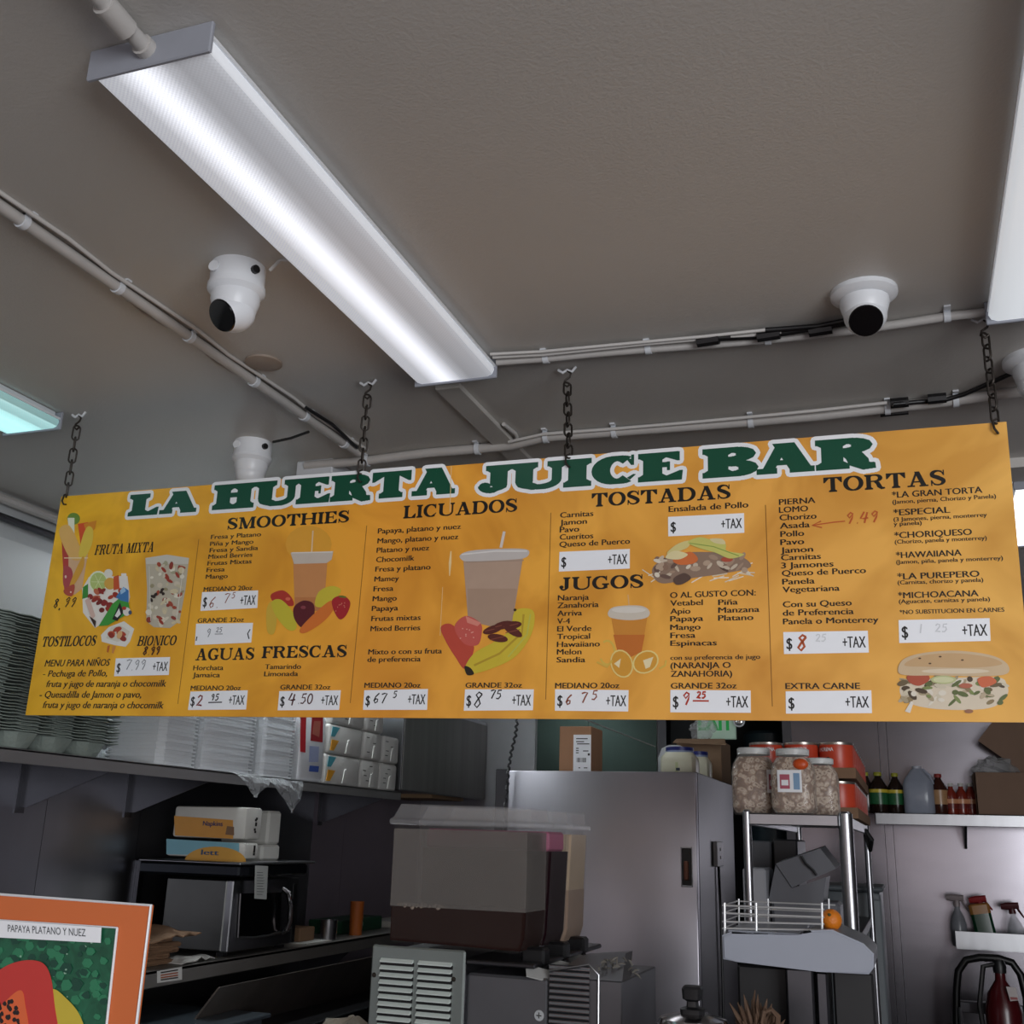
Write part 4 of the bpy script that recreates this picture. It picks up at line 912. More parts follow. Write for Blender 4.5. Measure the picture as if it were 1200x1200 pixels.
nm = (('bottom', 'middle', 'top'))
for r in range(3):
    for k, (p0, p1, w_) in enumerate(((382, 424, 'left'), (425, 448, 'middle'), (449, 469, 'right'))):
        if r == 2 and k == 2: continue
        napkin(p0+r*2, p1+r*1, zr[r], zr[r+1], .004*k, f'white wrapped napkin pack, {nm[r]} layer, {w_} one{" with blue and orange print" if k == 0 and r < 2 else ""}', k == 0 and r < 2)
# stainless cabinet on the left wall beyond the shelf
a = G(468, 926, X=XS); b = G(590, 938, X=XS); t = thing('wall_cabinet', 'stainless wall cabinet beyond the napkins, above the drink tanks', 'cabinet', (XW+.2, (a.y+b.y)/2, a.z))
m = MB(M_steel); m.box((XW+.012, a.y+.02, a.z), (XS-.006, YB-.02, 2.3), 0, .003); m.build('body', t)
m = MB(mat('streaky_cabinet_steel', '#8f8e8c', rough=.5, metal=.6, noise=.25, scale=6, stretch=(1, 3, .15))); m.box((XS-.004, a.y+.025, a.z+.005), (XS, YB-.02, 2.28), 0, .002); m.build('door', t)
m = MB(mat('tan_wood_edge', '#a98b6c', rough=.6)); m.box((XW+.05, a.y+.5, a.z-.02), (XS-.03, YB-.3, a.z)); m.build('underside_board', t)

# ================================================================ MICROWAVE SHELF BELOW
xf = XS+.03
MZ = (G(165, 1139, X=xf).z+G(332, 1114, X=xf).z)/2
t = thing('work_shelf', 'stainless shelf along the left wall carrying the microwave, with a label tag on its edge', 'shelf', (XW+.2, 4.4, MZ-.05))
ye = G(455, 1095, X=xf).y
M_edge = mat('worn_steel_edge', '#86837f', rough=.4, metal=.5, noise=.15, scale=9)
m = MB(M_edge); m.box((XW+.012, 1.6, MZ-.01), (xf, 5.6, MZ), 0); m.box((xf-.006, 1.6, MZ-.055), (xf, 5.6, MZ), 0, .002); m.build('shelf_board', t)
m = MB(mat('paper_tag', '#d5d3cf', rough=.6)); P = [(184, 1138), (213, 1133), (213, 1148), (184, 1152)]; m.prism([G(x, y, X=xf+.001) for x, y in P], (.001, 0, 0)); tg = m.build('label_tag', t)
m = MB(ink('#3a3431'), ink('#a0522e'))
for k, (yy, mi) in enumerate(((.2, 0), (.42, 1), (.62, 1), (.8, 0))):
    A = Vector(P[0]).lerp(Vector(P[3]), yy); Bq = Vector(P[1]).lerp(Vector(P[2]), yy)
    q = [A.lerp(Bq, .15), A.lerp(Bq, .85)]; m.prism([G(q[0].x, q[0].y-1, X=xf+.0022), G(q[1].x, q[1].y-1, X=xf+.0022), G(q[1].x, q[1].y+.6, X=xf+.0022), G(q[0].x, q[0].y+.6, X=xf+.0022)], (.0004, 0, 0), mi)
m.build('tag_lettering', tg)
m = MB(M_dsteel)
for y in (2.0, 3.6, 5.2): m.prism([(XW+.012, y, MZ-.011), (xf-.1, y, MZ-.011), (XW+.05, y, MZ-.3), (XW+.012, y, MZ-.3)], (0, .005, 0))
m.build('bracket', t)
# lower stainless guard and dark counter below
a = G(258, 1157, X=-2.3); b = G(437, 1123, X=-2.3)
t = thing('prep_counter', 'dark stainless prep counter with a raised front guard, under the microwave shelf', 'counter', (-2.5, 4.5, 0))
m = MB(mat('smudged_guard_steel', '#6b635d', rough=.4, metal=.5, noise=.3, scale=5, stretch=(1, 2, .4))); m.prism([(-2.3, a.y, a.z), (-2.3, b.y+.5, a.z), (-2.42, b.y+.5, .9), (-2.42, a.y-.03, .9)], (-.008, 0, 0)); m.build('front_guard', t)
m = MB(M_dsteel); m.box((XW+.014, 1.8, .86), (-2.2, 5.6, .9), 0, .004); m.build('worktop', t)
m = MB(mat('dark_cabinet', '#1f2022', rough=.5)); m.box((XW+.014, 1.9, .0), (-2.25, 5.5, .86), 0, .004); m.build('body', t)
p = G(208, 1192, X=-2.45); m = MB(mat('bluish_pan', '#76828c', rough=.3, metal=.8))
m.box((-2.68, p.y-.3, .9), (-2.24, p.y+.22, p.z-.01), 0, .01); m.box((-2.7, p.y-.32, p.z-.014), (-2.22, p.y+.24, p.z), 0, .003)
tag(m.build('steel_pan', at=(-2.45, p.y, .9)), 'bluish steel pan under the shelf, right of the orange poster', 'pan')
# microwave
ym = G(266, 1116, X=-2.49).y; yf = G(345, 1106, X=-2.49).y; xm = -2.49; xb = -2.80; z0 = MZ+.018; z1 = G(268, 1032, X=xm).z
M_mwside = steel('microwave_side_steel', '#6d6e6c', .38, .03, 20)
t = thing('microwave', 'stainless microwave oven with a dark window, on the shelf under the tray', 'microwave', ((xm+xb)/2, (ym+yf)/2, MZ))
m = MB(M_mwside); m.box((xb, ym, z0), (xm-.03, yf, z1), 0, .005); m.build('body', t)
m = MB(M_steel); m.box((xm-.03, ym-.002, z0), (xm, yf, z1), 0, .004); m.build('front_frame', t)
def mf(px, py, off): return G(px, py, X=xm+off)
m = MB(mat('dark_oven_glass', '#0c0d0e', rough=.1)); m.prism([mf(*q, .003) for q in ((283, 1047), (283, 1047), (330, 1046), (328, 1092), (310, 1097), (280, 1097))][1:], (-.003, 0, 0)); m.build('window', t)
m = MB(M_steel); m.tube([mf(*q, .006) for q in ((282, 1047), (279, 1098), (294, 1099), (315, 1096), (328, 1092))], .004, 0, 8); m.build('window_trim', t)
m = MB(mat('polished_handle', '#c9c9cb', rough=.12, metal=1)); H_ = [(331, 1048), (328, 1062), (327, 1080), (329, 1092)]; m.tube([mf(331, 1045, .005), mf(332, 1042, .02), mf(338, 1046, .035), mf(341, 1062, .04), mf(340, 1080, .04), mf(336, 1090, .03), mf(331, 1094, .008)], [.006, .009, .011, .012, .012, .01, .006], 0, 10); m.build('handle', t)
m = MB(M_black); m.prism([mf(*q, .0025) for q in ((344.5, 1036), (348, 1036), (344, 1104), (341, 1104))], (-.003, 0, 0)); m.build('control_strip', t)
m = MB(M_black)
for yy in (ym+.04, yf-.04):
    for xx in (xb+.04, xm-.05): m.box((xx-.015, yy-.015, MZ), (xx+.015, yy+.015, z0))
m.build('foot', t)
# black tray shelf above the microwave
ta = G(163, 1012, X=-2.62); TZ = G(266, 1011, X=-2.44).z
t = thing('tray_shelf', 'dark metal tray shelf over the microwave, carrying the napkin cartons', 'shelf', (-2.66, ym+.2, TZ))
M_navy = mat('dark_navy_metal', '#25282e', rough=.25, metal=.7)
xl_ = G(163, 1015, Y=ym-.05).x; yfar = G(368, 1008, X=-2.44).y
m = MB(M_navy); m.box((max(xl_, XW+.013), ym-.05, TZ-.055), (-2.44, yfar-.05, TZ-.01), 0, .008); m.build('pan', t)
m = MB(M_steel); m.box((max(xl_, XW+.013)-.0, ym-.06, TZ-.01), (-2.43, yfar, TZ), 0, .004); m.build('rim', t)
m = MB(M_dsteel)
for yy in (ym-.02, yfar-.12): m.box((XW+.013, yy, TZ-.3), (XW+.03, yy+.03, TZ-.01))
m.build('wall_bracket', t)
# receipt strip hanging from it
m = MB(mat('receipt_paper', '#c8ccc9', rough=.7, noise=.05)); A = [(299, 1014), (314, 1015), (312, 1054), (298, 1053)]; m.prism([G(x, y, X=-2.425) for x, y in A], (.001, 0, 0))
m.bm.faces.ensure_lookup_table()
o = m.build('receipt_strip', at=G(306, 1014, X=-2.425)); tag(o, 'pale paper strip hanging from the dark tray shelf over the microwave door', 'paper')
m = MB(ink('#6f7473'))
for k in range(9):
    y = 1022+k*3.2; m.prism([G(301, y, X=-2.4235), G(301+rnd.uniform(5, 10), y+.2, X=-2.4235), G(301+7, y+1, X=-2.4235), G(301, y+.8, X=-2.4235)], (.0004, 0, 0))
m.build('printed_lines', o)
# napkin cartons on the tray shelf
M_carton_w = mat('white_carton', '#cfcec8', rough=.6, noise=.05, bump=.15, bscale=20)
def carton(p0, p1, pz0, pz1, x1, label, bands, depth=.3, texts=()):
    """front (-Y) face fitted between two photo columns, right side showing"""
    yy = ym+.01; A = G(p0, pz1, Y=yy); Bq = G(p1, pz0, Y=yy); yb = G(x1, pz0, X=Bq.x).y
    z0_ = max(TZ, min(A.z, Bq.z)); t = thing('napkin_carton', label, 'carton', ((A.x+Bq.x)/2, (yy+yb)/2, z0_))
    m = MB(M_carton_w); m.box((A.x, yy, z0_), (Bq.x, yb, Bq.z), 0, .012, seg=2); m.build('carton', t)
    for kk, (nm_, c, h) in enumerate(bands):
        m = MB(ink(h)); P = [G(x, y, Y=yy-.0012-.001*kk) for x, y in c]; m.prism(P, (0, .002, 0)); m.build(nm_, t)
    for s, xa, xb_, yb_, cp, h in texts:
        m = MB(ink(h)); P, w_ = text_polys(s, 0, .04); u = G(xa, yb_, Y=yy-.002); v = G(xb_, yb_+.6, Y=yy-.002); q = G(xa, yb_-cp, Y=yy-.002); k = (v.x-u.x)/w_; hh = q.z-u.z
        for p in P: m.poly([(u.x+x*k, yy-.0036, u.z+y*hh) for x, y in p])
        m.build('printed_lettering', t, smooth=0)
    m = MB(K1); R = random.Random(int(p1))
    for k in range(6):
        y_ = yy+.06+R.uniform(0, .7)*(yb-yy-.1); z_ = z0_+(Bq.z-z0_)*R.uniform(.2, .85); m.box((Bq.x+.0002, y_, z_), (Bq.x+.0014, y_+.012, z_+.009))
    m.build('side_marks', t)
    return t
el = arc(252, 1010, 36, 18, 180, 360, 16)
carton(194, 288, 987.5, 1003, 304, 'blue and orange napkin carton, under the one marked Napkins', [('blue_panel', [(195, 983), (280, 988), (280, 1003), (195, 1001)], '#7fb4c4'), ('orange_panel', el, '#d6a044')], texts=(('lett', 236, 256, 1001.5, 6, '#2f4a6a'),))
TZ_ = TZ; TZ = G(205, 981, Y=ym+.01).z
carton(201, 290, 946, 981, 309, 'white carton with an orange panel marked Napkins, on top of the blue one', [('orange_panel', [(204, 956), (273, 961), (273, 983), (205, 979)], '#cf9340'), ('picture_patch', [(266, 968), (274, 969), (274, 979), (264, 978)], '#7a5a3c')], texts=(('Napkins', 238, 261, 967.5, 5.5, '#2c2c5a'),))
TZ = TZ_
for k, (p0, p1, yt, yb_, lab) in enumerate(((311, 331, 951, 988, 'plain white carton behind the one marked Napkins'), (305, 329, 990, 1003, 'low white carton behind the blue and orange one'))):
    A = G(p0, yb_, X=-2.53); Bq = G(p1, yt, X=-2.53); zz = TZ if k else G(p0, 989.5, X=-2.53).z
    box_thing('napkin_carton', lab, 'carton', (-2.76, A.y+.012, zz if not k else TZ), (-2.53, Bq.y, Bq.z if not k else G(p0, 989.8, X=-2.53).z), M_carton_w, .01)
# brown paper bags and white paper
M_kraft = mat('brown_kraft_paper', '#8f6f55', rough=.75, noise=.15, scale=20, bump=.35, bscale=30)
ca = G(192, 1130, X=-2.52)
for k in range(5):
    m = MB(M_kraft); z = MZ+.001+k*.019; P = []; R = random.Random(k+3); w_ = .30; d_ = .17
    m.box((-2.53-w_/2, -d_/2+ca.y, z), (-2.53+R.uniform(-.02, .015), ca.y+d_/2+R.uniform(-.03, .02), z+.0175), 0, .006)
    bmesh.ops.subdivide_edges(m.bm, edges=list(m.bm.edges), cuts=3, use_grid_fill=True)
    for v in m.bm.verts: v.co += Vector((R.uniform(-.004, .004), R.uniform(-.006, .006), 0))
    tag(m.build('paper_bag', at=(-2.6, ca.y, z)), 'folded brown paper bag in the pile on the shelf beside the orange poster', 'paper bag', 'brown paper bags on the shelf')
m = MB(M_kraft); z = MZ+.097; R = random.Random(9); G9 = [[m.bm.verts.new((-2.75+.29*i/7, ca.y-.1+.22*j/6, z+.004+.022*math.sin(i*.9+j)*R.random()+.012*(j > 3))) for j in range(7)] for i in range(8)]
for i in range(7):
    for j in range(6): m.face([G9[i][j], G9[i+1][j], G9[i+1][j+1], G9[i][j+1]])
e = bmesh.ops.extrude_face_region(m.bm, geom=list(m.bm.faces)); bmesh.ops.translate(m.bm, verts=[v for v in e['geom'] if isinstance(v, bmesh.types.BMVert)], vec=(0, 0, -.004))
tag(m.build('paper_bag', at=(-2.6, ca.y, z)), 'crumpled brown paper bag lying on top of the bag pile', 'paper bag')
m = MB(mat('crumpled_white_paper', '#c9c7c2', rough=.7, bump=.3, bscale=30)); A = G(216, 1127, X=-2.48); Bq = G(255, 1119, X=-2.48); R = random.Random(4)
GG = [[m.bm.verts.new((-2.58+.09*j/4, A.y+(Bq.y-A.y)*i/7, MZ+.004+R.uniform(0, .018)*(1 if 0 < i < 7 else .2))) for j in range(5)] for i in range(8)]
for i in range(7):
    for j in range(4): m.face([GG[i][j], GG[i+1][j], GG[i+1][j+1], GG[i][j+1]])
e = bmesh.ops.extrude_face_region(m.bm, geom=list(m.bm.faces)); bmesh.ops.translate(m.bm, verts=[v for v in e['geom'] if isinstance(v, bmesh.types.BMVert)], vec=(0, 0, -.003))
tag(m.build('paper_sheet', at=(-2.54, A.y, MZ)), 'crumpled white paper on the shelf in front of the microwave', 'paper')
# things on the shelf past the microwave
A = G(345, 1102, X=-2.55); Bq = G(369, 1087, X=-2.55); box_thing('cardboard_box', 'small tan box on a white sheet right of the microwave', 'box', (-2.72, A.y+.06, MZ+.004), (-2.56, Bq.y+.02, MZ+.062), mat('tan_card', '#8b6c50', rough=.7))
m = MB(M_carton_w); m.box((-2.7, A.y+.02, MZ), (-2.50, Bq.y+.1, MZ+.004)); tag(m.build('paper_sheet', at=(-2.6, A.y, MZ)), 'flat white sheet under the small tan box', 'paper')
p = G(369, 1102, X=-2.53); h = G(369, 1079, X=-2.53).z-MZ-.003
t = thing('metal_mug', 'small metal cup beside the small tan box', 'mug', (p.x, p.y+.12, MZ))
m = MB(M_steel); m.lathe([(.036, 0), (.038, h*.5), (.038, h), (.034, h), (.033, .006), (0, .006)], (p.x, p.y+.12, MZ), n=24); m.build('cup', t)
m = MB(M_steel); c = Vector((p.x+.0, p.y+.158, MZ)); m.tube([c+Vector((0, 0, h*.85)), c+Vector((0, .022, h*.8)), c+Vector((0, .024, h*.4)), c+Vector((0, .002, h*.25))], .004, 0, 8); m.build('handle', t)
A = G(383, 1094, X=-2.6); Bq = G(438, 1076, X=-2.6)
t = thing('green_carton', 'dark green carton lying behind the orange cup', 'carton', (-2.68, (A.y+Bq.y)/2, MZ))
m = MB(mat('green_carton_print', '#174a30', rough=.45, noise=.2, scale=12)); m.box((-2.78, A.y+.14, MZ), (-2.62, Bq.y+.14, MZ+.062), 0, .004); m.build('carton', t)
m = MB(ink('#7fa78c')); q = G(425, 1082, X=-2.618); m.lathe([(.012, 0), (.012, .001), (0, .001)], (-2.6205, q.y, MZ+.035), (1, 0, 0), 16); m.build('printed_disc', t)
p = G(413, 1096, X=-2.55); h = G(413, 1057, X=-2.55).z-MZ
m = MB(mat('orange_plastic_cup', '#b4602a', rough=.35, noise=.06)); m.lathe([(.03, 0), (.034, h), (.031, h), (.028, .006), (0, .006)], (p.x, p.y+.03, MZ), n=24); tag(m.build('plastic_cup', at=(p.x, p.y+.03, MZ)), 'tall orange plastic cup on the shelf near the drink tanks', 'cup')
A = G(438, 1091, X=-2.62); m = MB(M_carton_w); m.box((-2.75, A.y+.15, MZ), (-2.6, A.y+.5, MZ+.03), 0, .004); tag(m.build('paper_stack', at=(-2.7, A.y+.2, MZ)), 'low white stack of paper at the far end of the shelf behind the tank', 'paper')
# crumpled paper on the counter at the bottom
p = G(408, 1197, Y=2.9); m = MB(mat('pale_crumpled_paper', '#a89f90', rough=.8, bump=.5, bscale=25)); R = random.Random(2)
m.ball((p.x, p.y, p.z-.07), .09, 0, 14, (1.0, 1, .9))
for v in m.bm.verts: v.co += Vector((R.uniform(-.014, .014), R.uniform(-.014, .014), R.uniform(-.014, .014)))
crumple_at = (p.x, p.y, p.z-.15)
tag(m.build('crumpled_paper', at=crumple_at, smooth=0), 'crumpled pale paper at the bottom edge left of the louvred panel', 'paper')
# ================================================================ COUNTERS THAT CARRY THE FRONT MACHINES
M_lam = mat('dark_counter_laminate', '#3b3a3a', rough=.5)
box_thing('service_counter', 'dark service counter under the drink tanks and the juicer', 'counter', (-1.75, 2.2, 0), (.6, 3.3, .86), M_lam, .01)
box_thing('order_counter', 'dark order counter carrying the orange papaya poster', 'counter', (-2.2, 1.05, 0), (-.85, 1.75, .94), M_lam, .01)
# ---------------------------------------------------------------- papaya poster
PYv = 1.3
tr = G(177, 1061, Y=PYv); br = G(160, 1200, Y=PYv); tl = G(0, 1048, Y=PYv); ux = (tr-tl).normalized(); dn = (br-tr).normalized()
th = .50; wd = .5; b0 = tr+dn*th
t = thing('poster_board', 'orange framed papaya poster at the lower left, standing on the order counter', 'poster', b0)
n_ = ux.cross(dn).normalized()
if n_.y > 0: n_ = -n_
def pb(x, y, off=0): p = G(x, y, Y=PYv); return p+n_*off       # a point on the poster's plane
m = MB(mat('orange_poster_frame', '#cf6c38', rough=.35, noise=.04)); m.prism([tr, tr-ux*wd, tr-ux*wd+dn*th, tr+dn*th], -n_*.006); m.build('board', t)
m = MB(M_white); m.tube([tr-ux*wd, tr, tr+dn*th], .0022, 0, 6); m.build('edge_strip', t)
M_leaf = mat('poster_leaf_print', '#1f5a40', rough=.3, noise=.75, scale=38, distort=1.2)
Q = [pb(138, 1088, .0015), pb(-170, 1068, .0015), pb(-190, 1310, .0015), pb(112, 1310, .0015)]
m = MB(M_leaf); m.prism(Q, -n_*.0012); m.build('printed_photo', t)
def pfan(m, pts, off, mt): m.prism([pb(x, y, off) for x, y in pts], -n_*.0004, mt)
m = MB(ink('#2f7a56'), ink('#174636'), ink('#8fb39c')); R = random.Random(5)
k = 0
for i in range(120):
    x = R.uniform(-10, 134); y = R.uniform(1090, 1195)
    if x > 134-(y-1090)*.13: continue
    mt = R.choice([0, 0, 1, 1, 2]); r = R.uniform(3, 8) if mt < 2 else R.uniform(.8, 2)
    pfan(m, [(x+r*math.cos(a*1.05)*R.uniform(.7, 1.2), y+r*math.sin(a*1.05)*R.uniform(.7, 1.2)) for a in range(6)], .0017+.000012*i, mt)
m.build('printed_leaves', t, smooth=0)
m = MB(ink('#c9b23c'), ink('#c73a34'), ink('#b53c2e'), ink('#e2683a'), ink('#241b1c'), ink('#d8d7d4'))
pfan(m, bez([(60, 1160), (80, 1170), (98, 1195), (106, 1240), (60, 1260), (40, 1200)]), .0036, 0)
pfan(m, bez([(-30, 1170), (0, 1138), (26, 1126), (50, 1127), (61, 1142), (66, 1175), (70, 1230), (40, 1280), (-30, 1280)]), .0040, 1)
pfan(m, bez([(-16, 1200), (6, 1176), (26, 1160), (32, 1176), (34, 1220), (0, 1270)]), .0044, 3)
for i in range(34):
    x = R.uniform(0, 28); y = R.uniform(1176, 1215)-x*.2
    pfan(m, [(x+2.6*math.cos(a)*R.uniform(.6, 1.1), y+3*math.sin(a)) for a in (0, 1, 2, 3, 4, 5)], .0047+.00001*i, 4)
m.build('printed_papaya', t, smooth=0)
m = MB(M_stk); pfan(m, [(122, 1086.5), (-60, 1074), (-62, 1095), (121, 1104.5)], .0055, 0); st = m.build('title_strip', t)
m = MB(ink('#4a4c50')); P, w_ = text_polys('PAPAYA PLATANO Y NUEZ', 0, .0); a = pb(13, 1091.5, .0062); b = pb(104, 1097, .0062); up = (pb(13, 1083.2, .0062)-a); ex = b-a
for p in P: m.poly([a+ex*(x/w_)+up*y for x, y in p])
m.build('strip_lettering', st, smooth=0)
m = MB(M_white); m.tube([pb(138.5, 1087, .002), pb(112, 1330, .002)], .0018, 0, 6); m.tube([pb(-170, 1067, .002), pb(138.5, 1087, .002)], .0012, 0, 6); m.build('photo_edge', t)
# easel back so that it stands
m = MB(M_lam); q = b0-ux*.25; m.prism([q+Vector((-.1, .012, 0)), q+Vector((.1, .012, 0)), q+Vector((.06, .012, .3)), q+Vector((-.06, .012, .3))], (0, .006, 0)); m.box((q.x-.2, q.y-.01, .94), (q.x+.2, q.y+.2, max(.952, q.z+.004)), 0, .003); m.build('stand', t)

# ================================================================ DRINK DISPENSER
D0 = 2.65
xa = G(457, 1040, Y=D0).x; xb = G(617, 1040, Y=D0).x; zt = G(540, 968, Y=D0).z; zbL = G(460, 1105, Y=D0).z; zbR = G(612, 1119, Y=D0).z
t = thing('drink_dispenser', 'refrigerated dispenser with three clear juice tanks on a louvred steel base', 'drink dispenser', ((xa+xb)/2, D0+.3, .86))
M_tank = clear('clear_tank_plastic', '#8a8886', .08, .12)
M_tank1 = clear('frosted_tank_plastic', '#8a8580', .05, .12)
M_lid = clear('clear_lid_plastic', '#c6c6c8', .18, .1)
tw = .164
liq = [(mat('dark_tamarind_drink', '#220c07', rough=.45, spec=.2), .30), (mat('dark_hibiscus_drink', '#1c050c', rough=.4, spec=.2), .80), (mat('horchata_drink', '#b9a48c', rough=.3), .96)]
for k in range(3):
    y0 = D0+k*.18; y1 = y0+tw
    tk = thing('tank', None, None, ((xa+xb)/2-t.location.x, y0+tw/2-t.location.y, zbL-t.location.z)); tk.parent = t
    tk['label'] = ('front tank, frosted, a third full of dark brown drink', 'middle tank full of dark red drink', 'back tank full of pale milky drink')[k]
    def prof(x0, x1, zl, zr, z1, ins=0):
        return [(x0+ins, zl+ins), (x1-.012-ins, zr+ins), (x1-ins, zr+.03), (x1+.01-ins, z1), (x0-.006+ins, z1)]
    P = prof(xa, xb, zbL, zbR, zt)
    m = MB(M_tank1 if k == 0 else M_tank); m.prism([(x, y0, z) for x, z in P], (0, tw, 0)); bmesh.ops.bevel(m.bm, geom=list(m.bm.edges), offset=.012, segments=2, affect='EDGES'); m.build('tank_shell', tk)
    zf = zbR+.01+(zt-zbR-.01)*liq[k][1]
    Q = [(xa+.006, zbL+.006), (xb-.016, zbR+.006), (xb-.006, zbR+.034), (xb-.006+.012*liq[k][1], zf), (xa+.004, zf)]
    m = MB(liq[k][0]); m.prism([(x, y0+.006, z) for x, z in Q], (0, tw-.012, 0)); m.build('drink', tk)
    if k == 0:
        m = MB(clear('condensation_film', '#807a75', .4, .4)); m.box((xa+.002, y0+.0025, zf), (xb-.002, y0+.004, zt-.01)); m.box((xb-.004, y0+.004, zf), (xb-.0025, y1-.004, zt-.01)); m.build('condensation', tk)
        m = MB(mat('drink_foam', '#8c7d70', rough=.8)); R = random.Random(3)
        for i in range(16): m.ball((xa+.02+R.uniform(0, .14), y0+.012, zf+R.uniform(-.002, .004)), R.uniform(.004, .009), 0, 8)
        m.build('foam', tk)
    if k == 1:
        m = MB(mat('pink_foam', '#a85a78', rough=.5)); m.box((xa+.01, y0+.012, zf), (xb-.006, y1-.012, zf+.05), 0, .006); m.build('foam', tk)
    if k == 2:
        m = MB(mat('horchata_lower', '#9c8574', rough=.3)); zz = zbR+(zt-zbR)*.46; m.prism([(x, y0+.003, z) for x, z in [(xa+.005, zbL+.003), (xb-.014, zbR+.003), (xb-.003, zbR+.034), (xb-.0005, zz), (xa+.002, zz)]], (0, tw-.006, 0)); m.build('settled_drink', tk)
    m = MB(M_lid); m.box((xa-.012, y0-.004, zt), (xb+.016, y1+.004, zt+.016), 0, .004)
    m.prism([(xa-.004, y0+.004, zt+.016), (xb+.008, y0+.004, zt+.016), (xb-.0, y0+.02, zt+.048), (xa+.01, y0+.02, zt+.052)], (0, tw-.03, 0)); m.build('lid', tk)
    # tap and price card at the front end
    m = MB(M_black); m.box((xb-.03, y0+tw*.35, zbR-.03), (xb+.03, y0+tw*.65, zbR+.012), 0, .006); m.box((xb+.012, y0+tw*.4, zbR-.075), (xb+.026, y0+tw*.6, zbR-.03), 0, .003); m.build('tap', tk)
    m = MB(mat('grey_card', '#9a9a98', rough=.6)); c = Vector((xb+.005, y0+.02, zbR-.024)); m.prism([c+Vector((-.01, 0, 0)), c+Vector((.045, .02, -.012)), c+Vector((.055, .0, -.036)), c+Vector((0, -.02, -.024))], (0, .0, .002)); m.build('drink_card', tk)
# base
zb = zbL-.004
hl = G(440, 1105, Y=D0+.0).x; hr = G(546, 1113, Y=D0).x; xr = G(641, 1125, Y=D0).x
m = MB(M_steel); m.box((hl, D0-.002, .86), (hr, D0+.62, zb-.02), 0, .006); m.build('compressor_housing', t)
m = MB(mat('louvre_steel', '#8f9693', rough=.4, metal=.6, noise=.06))
zp0 = G(440, 1107, Y=D0-.01).z
m.box((hl-.003, D0-.012, .87), (hr+.003, D0-.002, zp0), 0, .004)
pan = m.build('louvre_panel', t)
for r in range(18):
    for c in range(2):
        xL = lerp(hl, hr, .10+c*.42); xR = lerp(hl, hr, .46+c*.42); z = zp0-.034-r*.0165
        if z < .9: continue
        m = MB(mat('louvre_slat', '#e2ebe6', rough=.3, metal=.15)); P = [(xL, D0-.013, z+.005), (xL, D0-.022, z-.001), (xL, D0-.021, z-.004), (xL, D0-.013, z-.002)]; mk = MB(M_black); mk.box((xL-.002, D0-.0128, z-.0108), (xR+.002, D0-.0118, z-.002)); mk.build('slot', pan)
        m.prism(P, (xR-xL, 0, 0)); m.build('louvre_slat', pan)
m = MB(M_rust)
for x, z in ((lerp(hl, hr, .9), zp0-.066), (lerp(hl, hr, .03), zp0-.07)): m.lathe([(.006, 0), (.004, .004), (0, .005)], (x, D0-.012, z), (0, -1, 0), 10)
m.build('screw', t)
M_front = mat('dull_front_steel', '#77777b', rough=.38, metal=.7, noise=.12, scale=7)
m = MB(M_front); m.box((hr, D0+.012, .86), (xr, D0+.6, zbR-.05), 0, .006); m.build('front_body', t)
m = MB(M_dsteel); m.box((xa-.02, D0-.0, zb-.022), (xr-.03, D0+.62, zbR-.03), 0, .003); m.build('tank_deck', t)
m = MB(ink('#b4b6b8'), K1); p = G(632, 1190, Y=D0+.01); m.lathe([(.012, 0), (.012, .002), (0, .002)], p, (0, -1, 0), 20); m.tube([p+Vector((0, -.003, -.006)), p+Vector((0, -.003, .007))], .0012, 1, 6); m.tube([p+Vector((-.006, -.003, 0)), p+Vector((.006, -.003, 0))], .0012, 1, 6); m.build('round_sticker', t)
# ribbed steel drip cabinet beside it
CY = D0; e0 = G(643, 1138, Y=CY); e1 = G(690, 1131, Y=CY); e2 = G(730, 1150, Y=CY+.02)
t = thing('drip_cabinet', 'ribbed steel cabinet with a dark side, right of the louvred dispenser base', 'cabinet', ((e0.x+e2.x)/2, CY+.2, .86))
m = MB(M_front); m.box((e0.x, CY+.012, .86), (e2.x, CY+.38, e2.z), 0, .003); m.prism([(e0.x, CY+.012, e2.z), (e2.x, CY+.012, e2.z), (e1.x+.02, CY+.28, e1.z+.004), (e0.x, CY+.28, e0.z+.01)], (0, .08, 0)); m.build('body', t)
m = MB(mat('ribbed_steel', '#a3a8ae', rough=.25, metal=1, noise=.05)); n = 34
zlo, zhi = .87, e1.z-.004; pts = []
for i in range(n*4+1):
    z = zlo+(zhi-zlo)*i/(n*4); pts.append((CY+.008-.0016*(1+math.sin(i*math.pi/2)), z))
for (ya, za), (yb, zb_) in zip(pts, pts[1:]): m.poly([(e0.x, ya, za), (e1.x, ya, za), (e1.x, yb, zb_), (e0.x, yb, zb_)])
bmesh.ops.remove_doubles(m.bm, verts=m.bm.verts, dist=1e-6); m.build('ribbed_front', t, smooth=60)
m = MB(M_steel); m.tube([(e0.x, CY+.004, e0.z), (e1.x, CY+.004, e1.z), (e1.x+.022, CY+.006, e1.z-.02), (e1.x+.022, CY+.006, .87)], .003, 0, 8); m.build('edge_trim', t)
p = G(722, 1131, Y=CY+.14); R = random.Random(8); m = MB(mat('grey_foliage_scrap', '#7a766f', rough=.8))
for i in range(26):
    a = p+Vector((R.uniform(-.045, .045), R.uniform(-.03, .03), R.uniform(-.022, .018))); d = Vector((R.uniform(-1, 1), R.uniform(-1, 1), R.uniform(-.6, 1))).normalized()*.02; m.tube([a, a+d*.6, a+d+Vector((0, 0, -.004))], [.002, .003, .001], 0, 5)
bs = p+Vector((0, 0, -.03)); m.ball(bs, .02, 0, 10, (1.6, 1, .6))
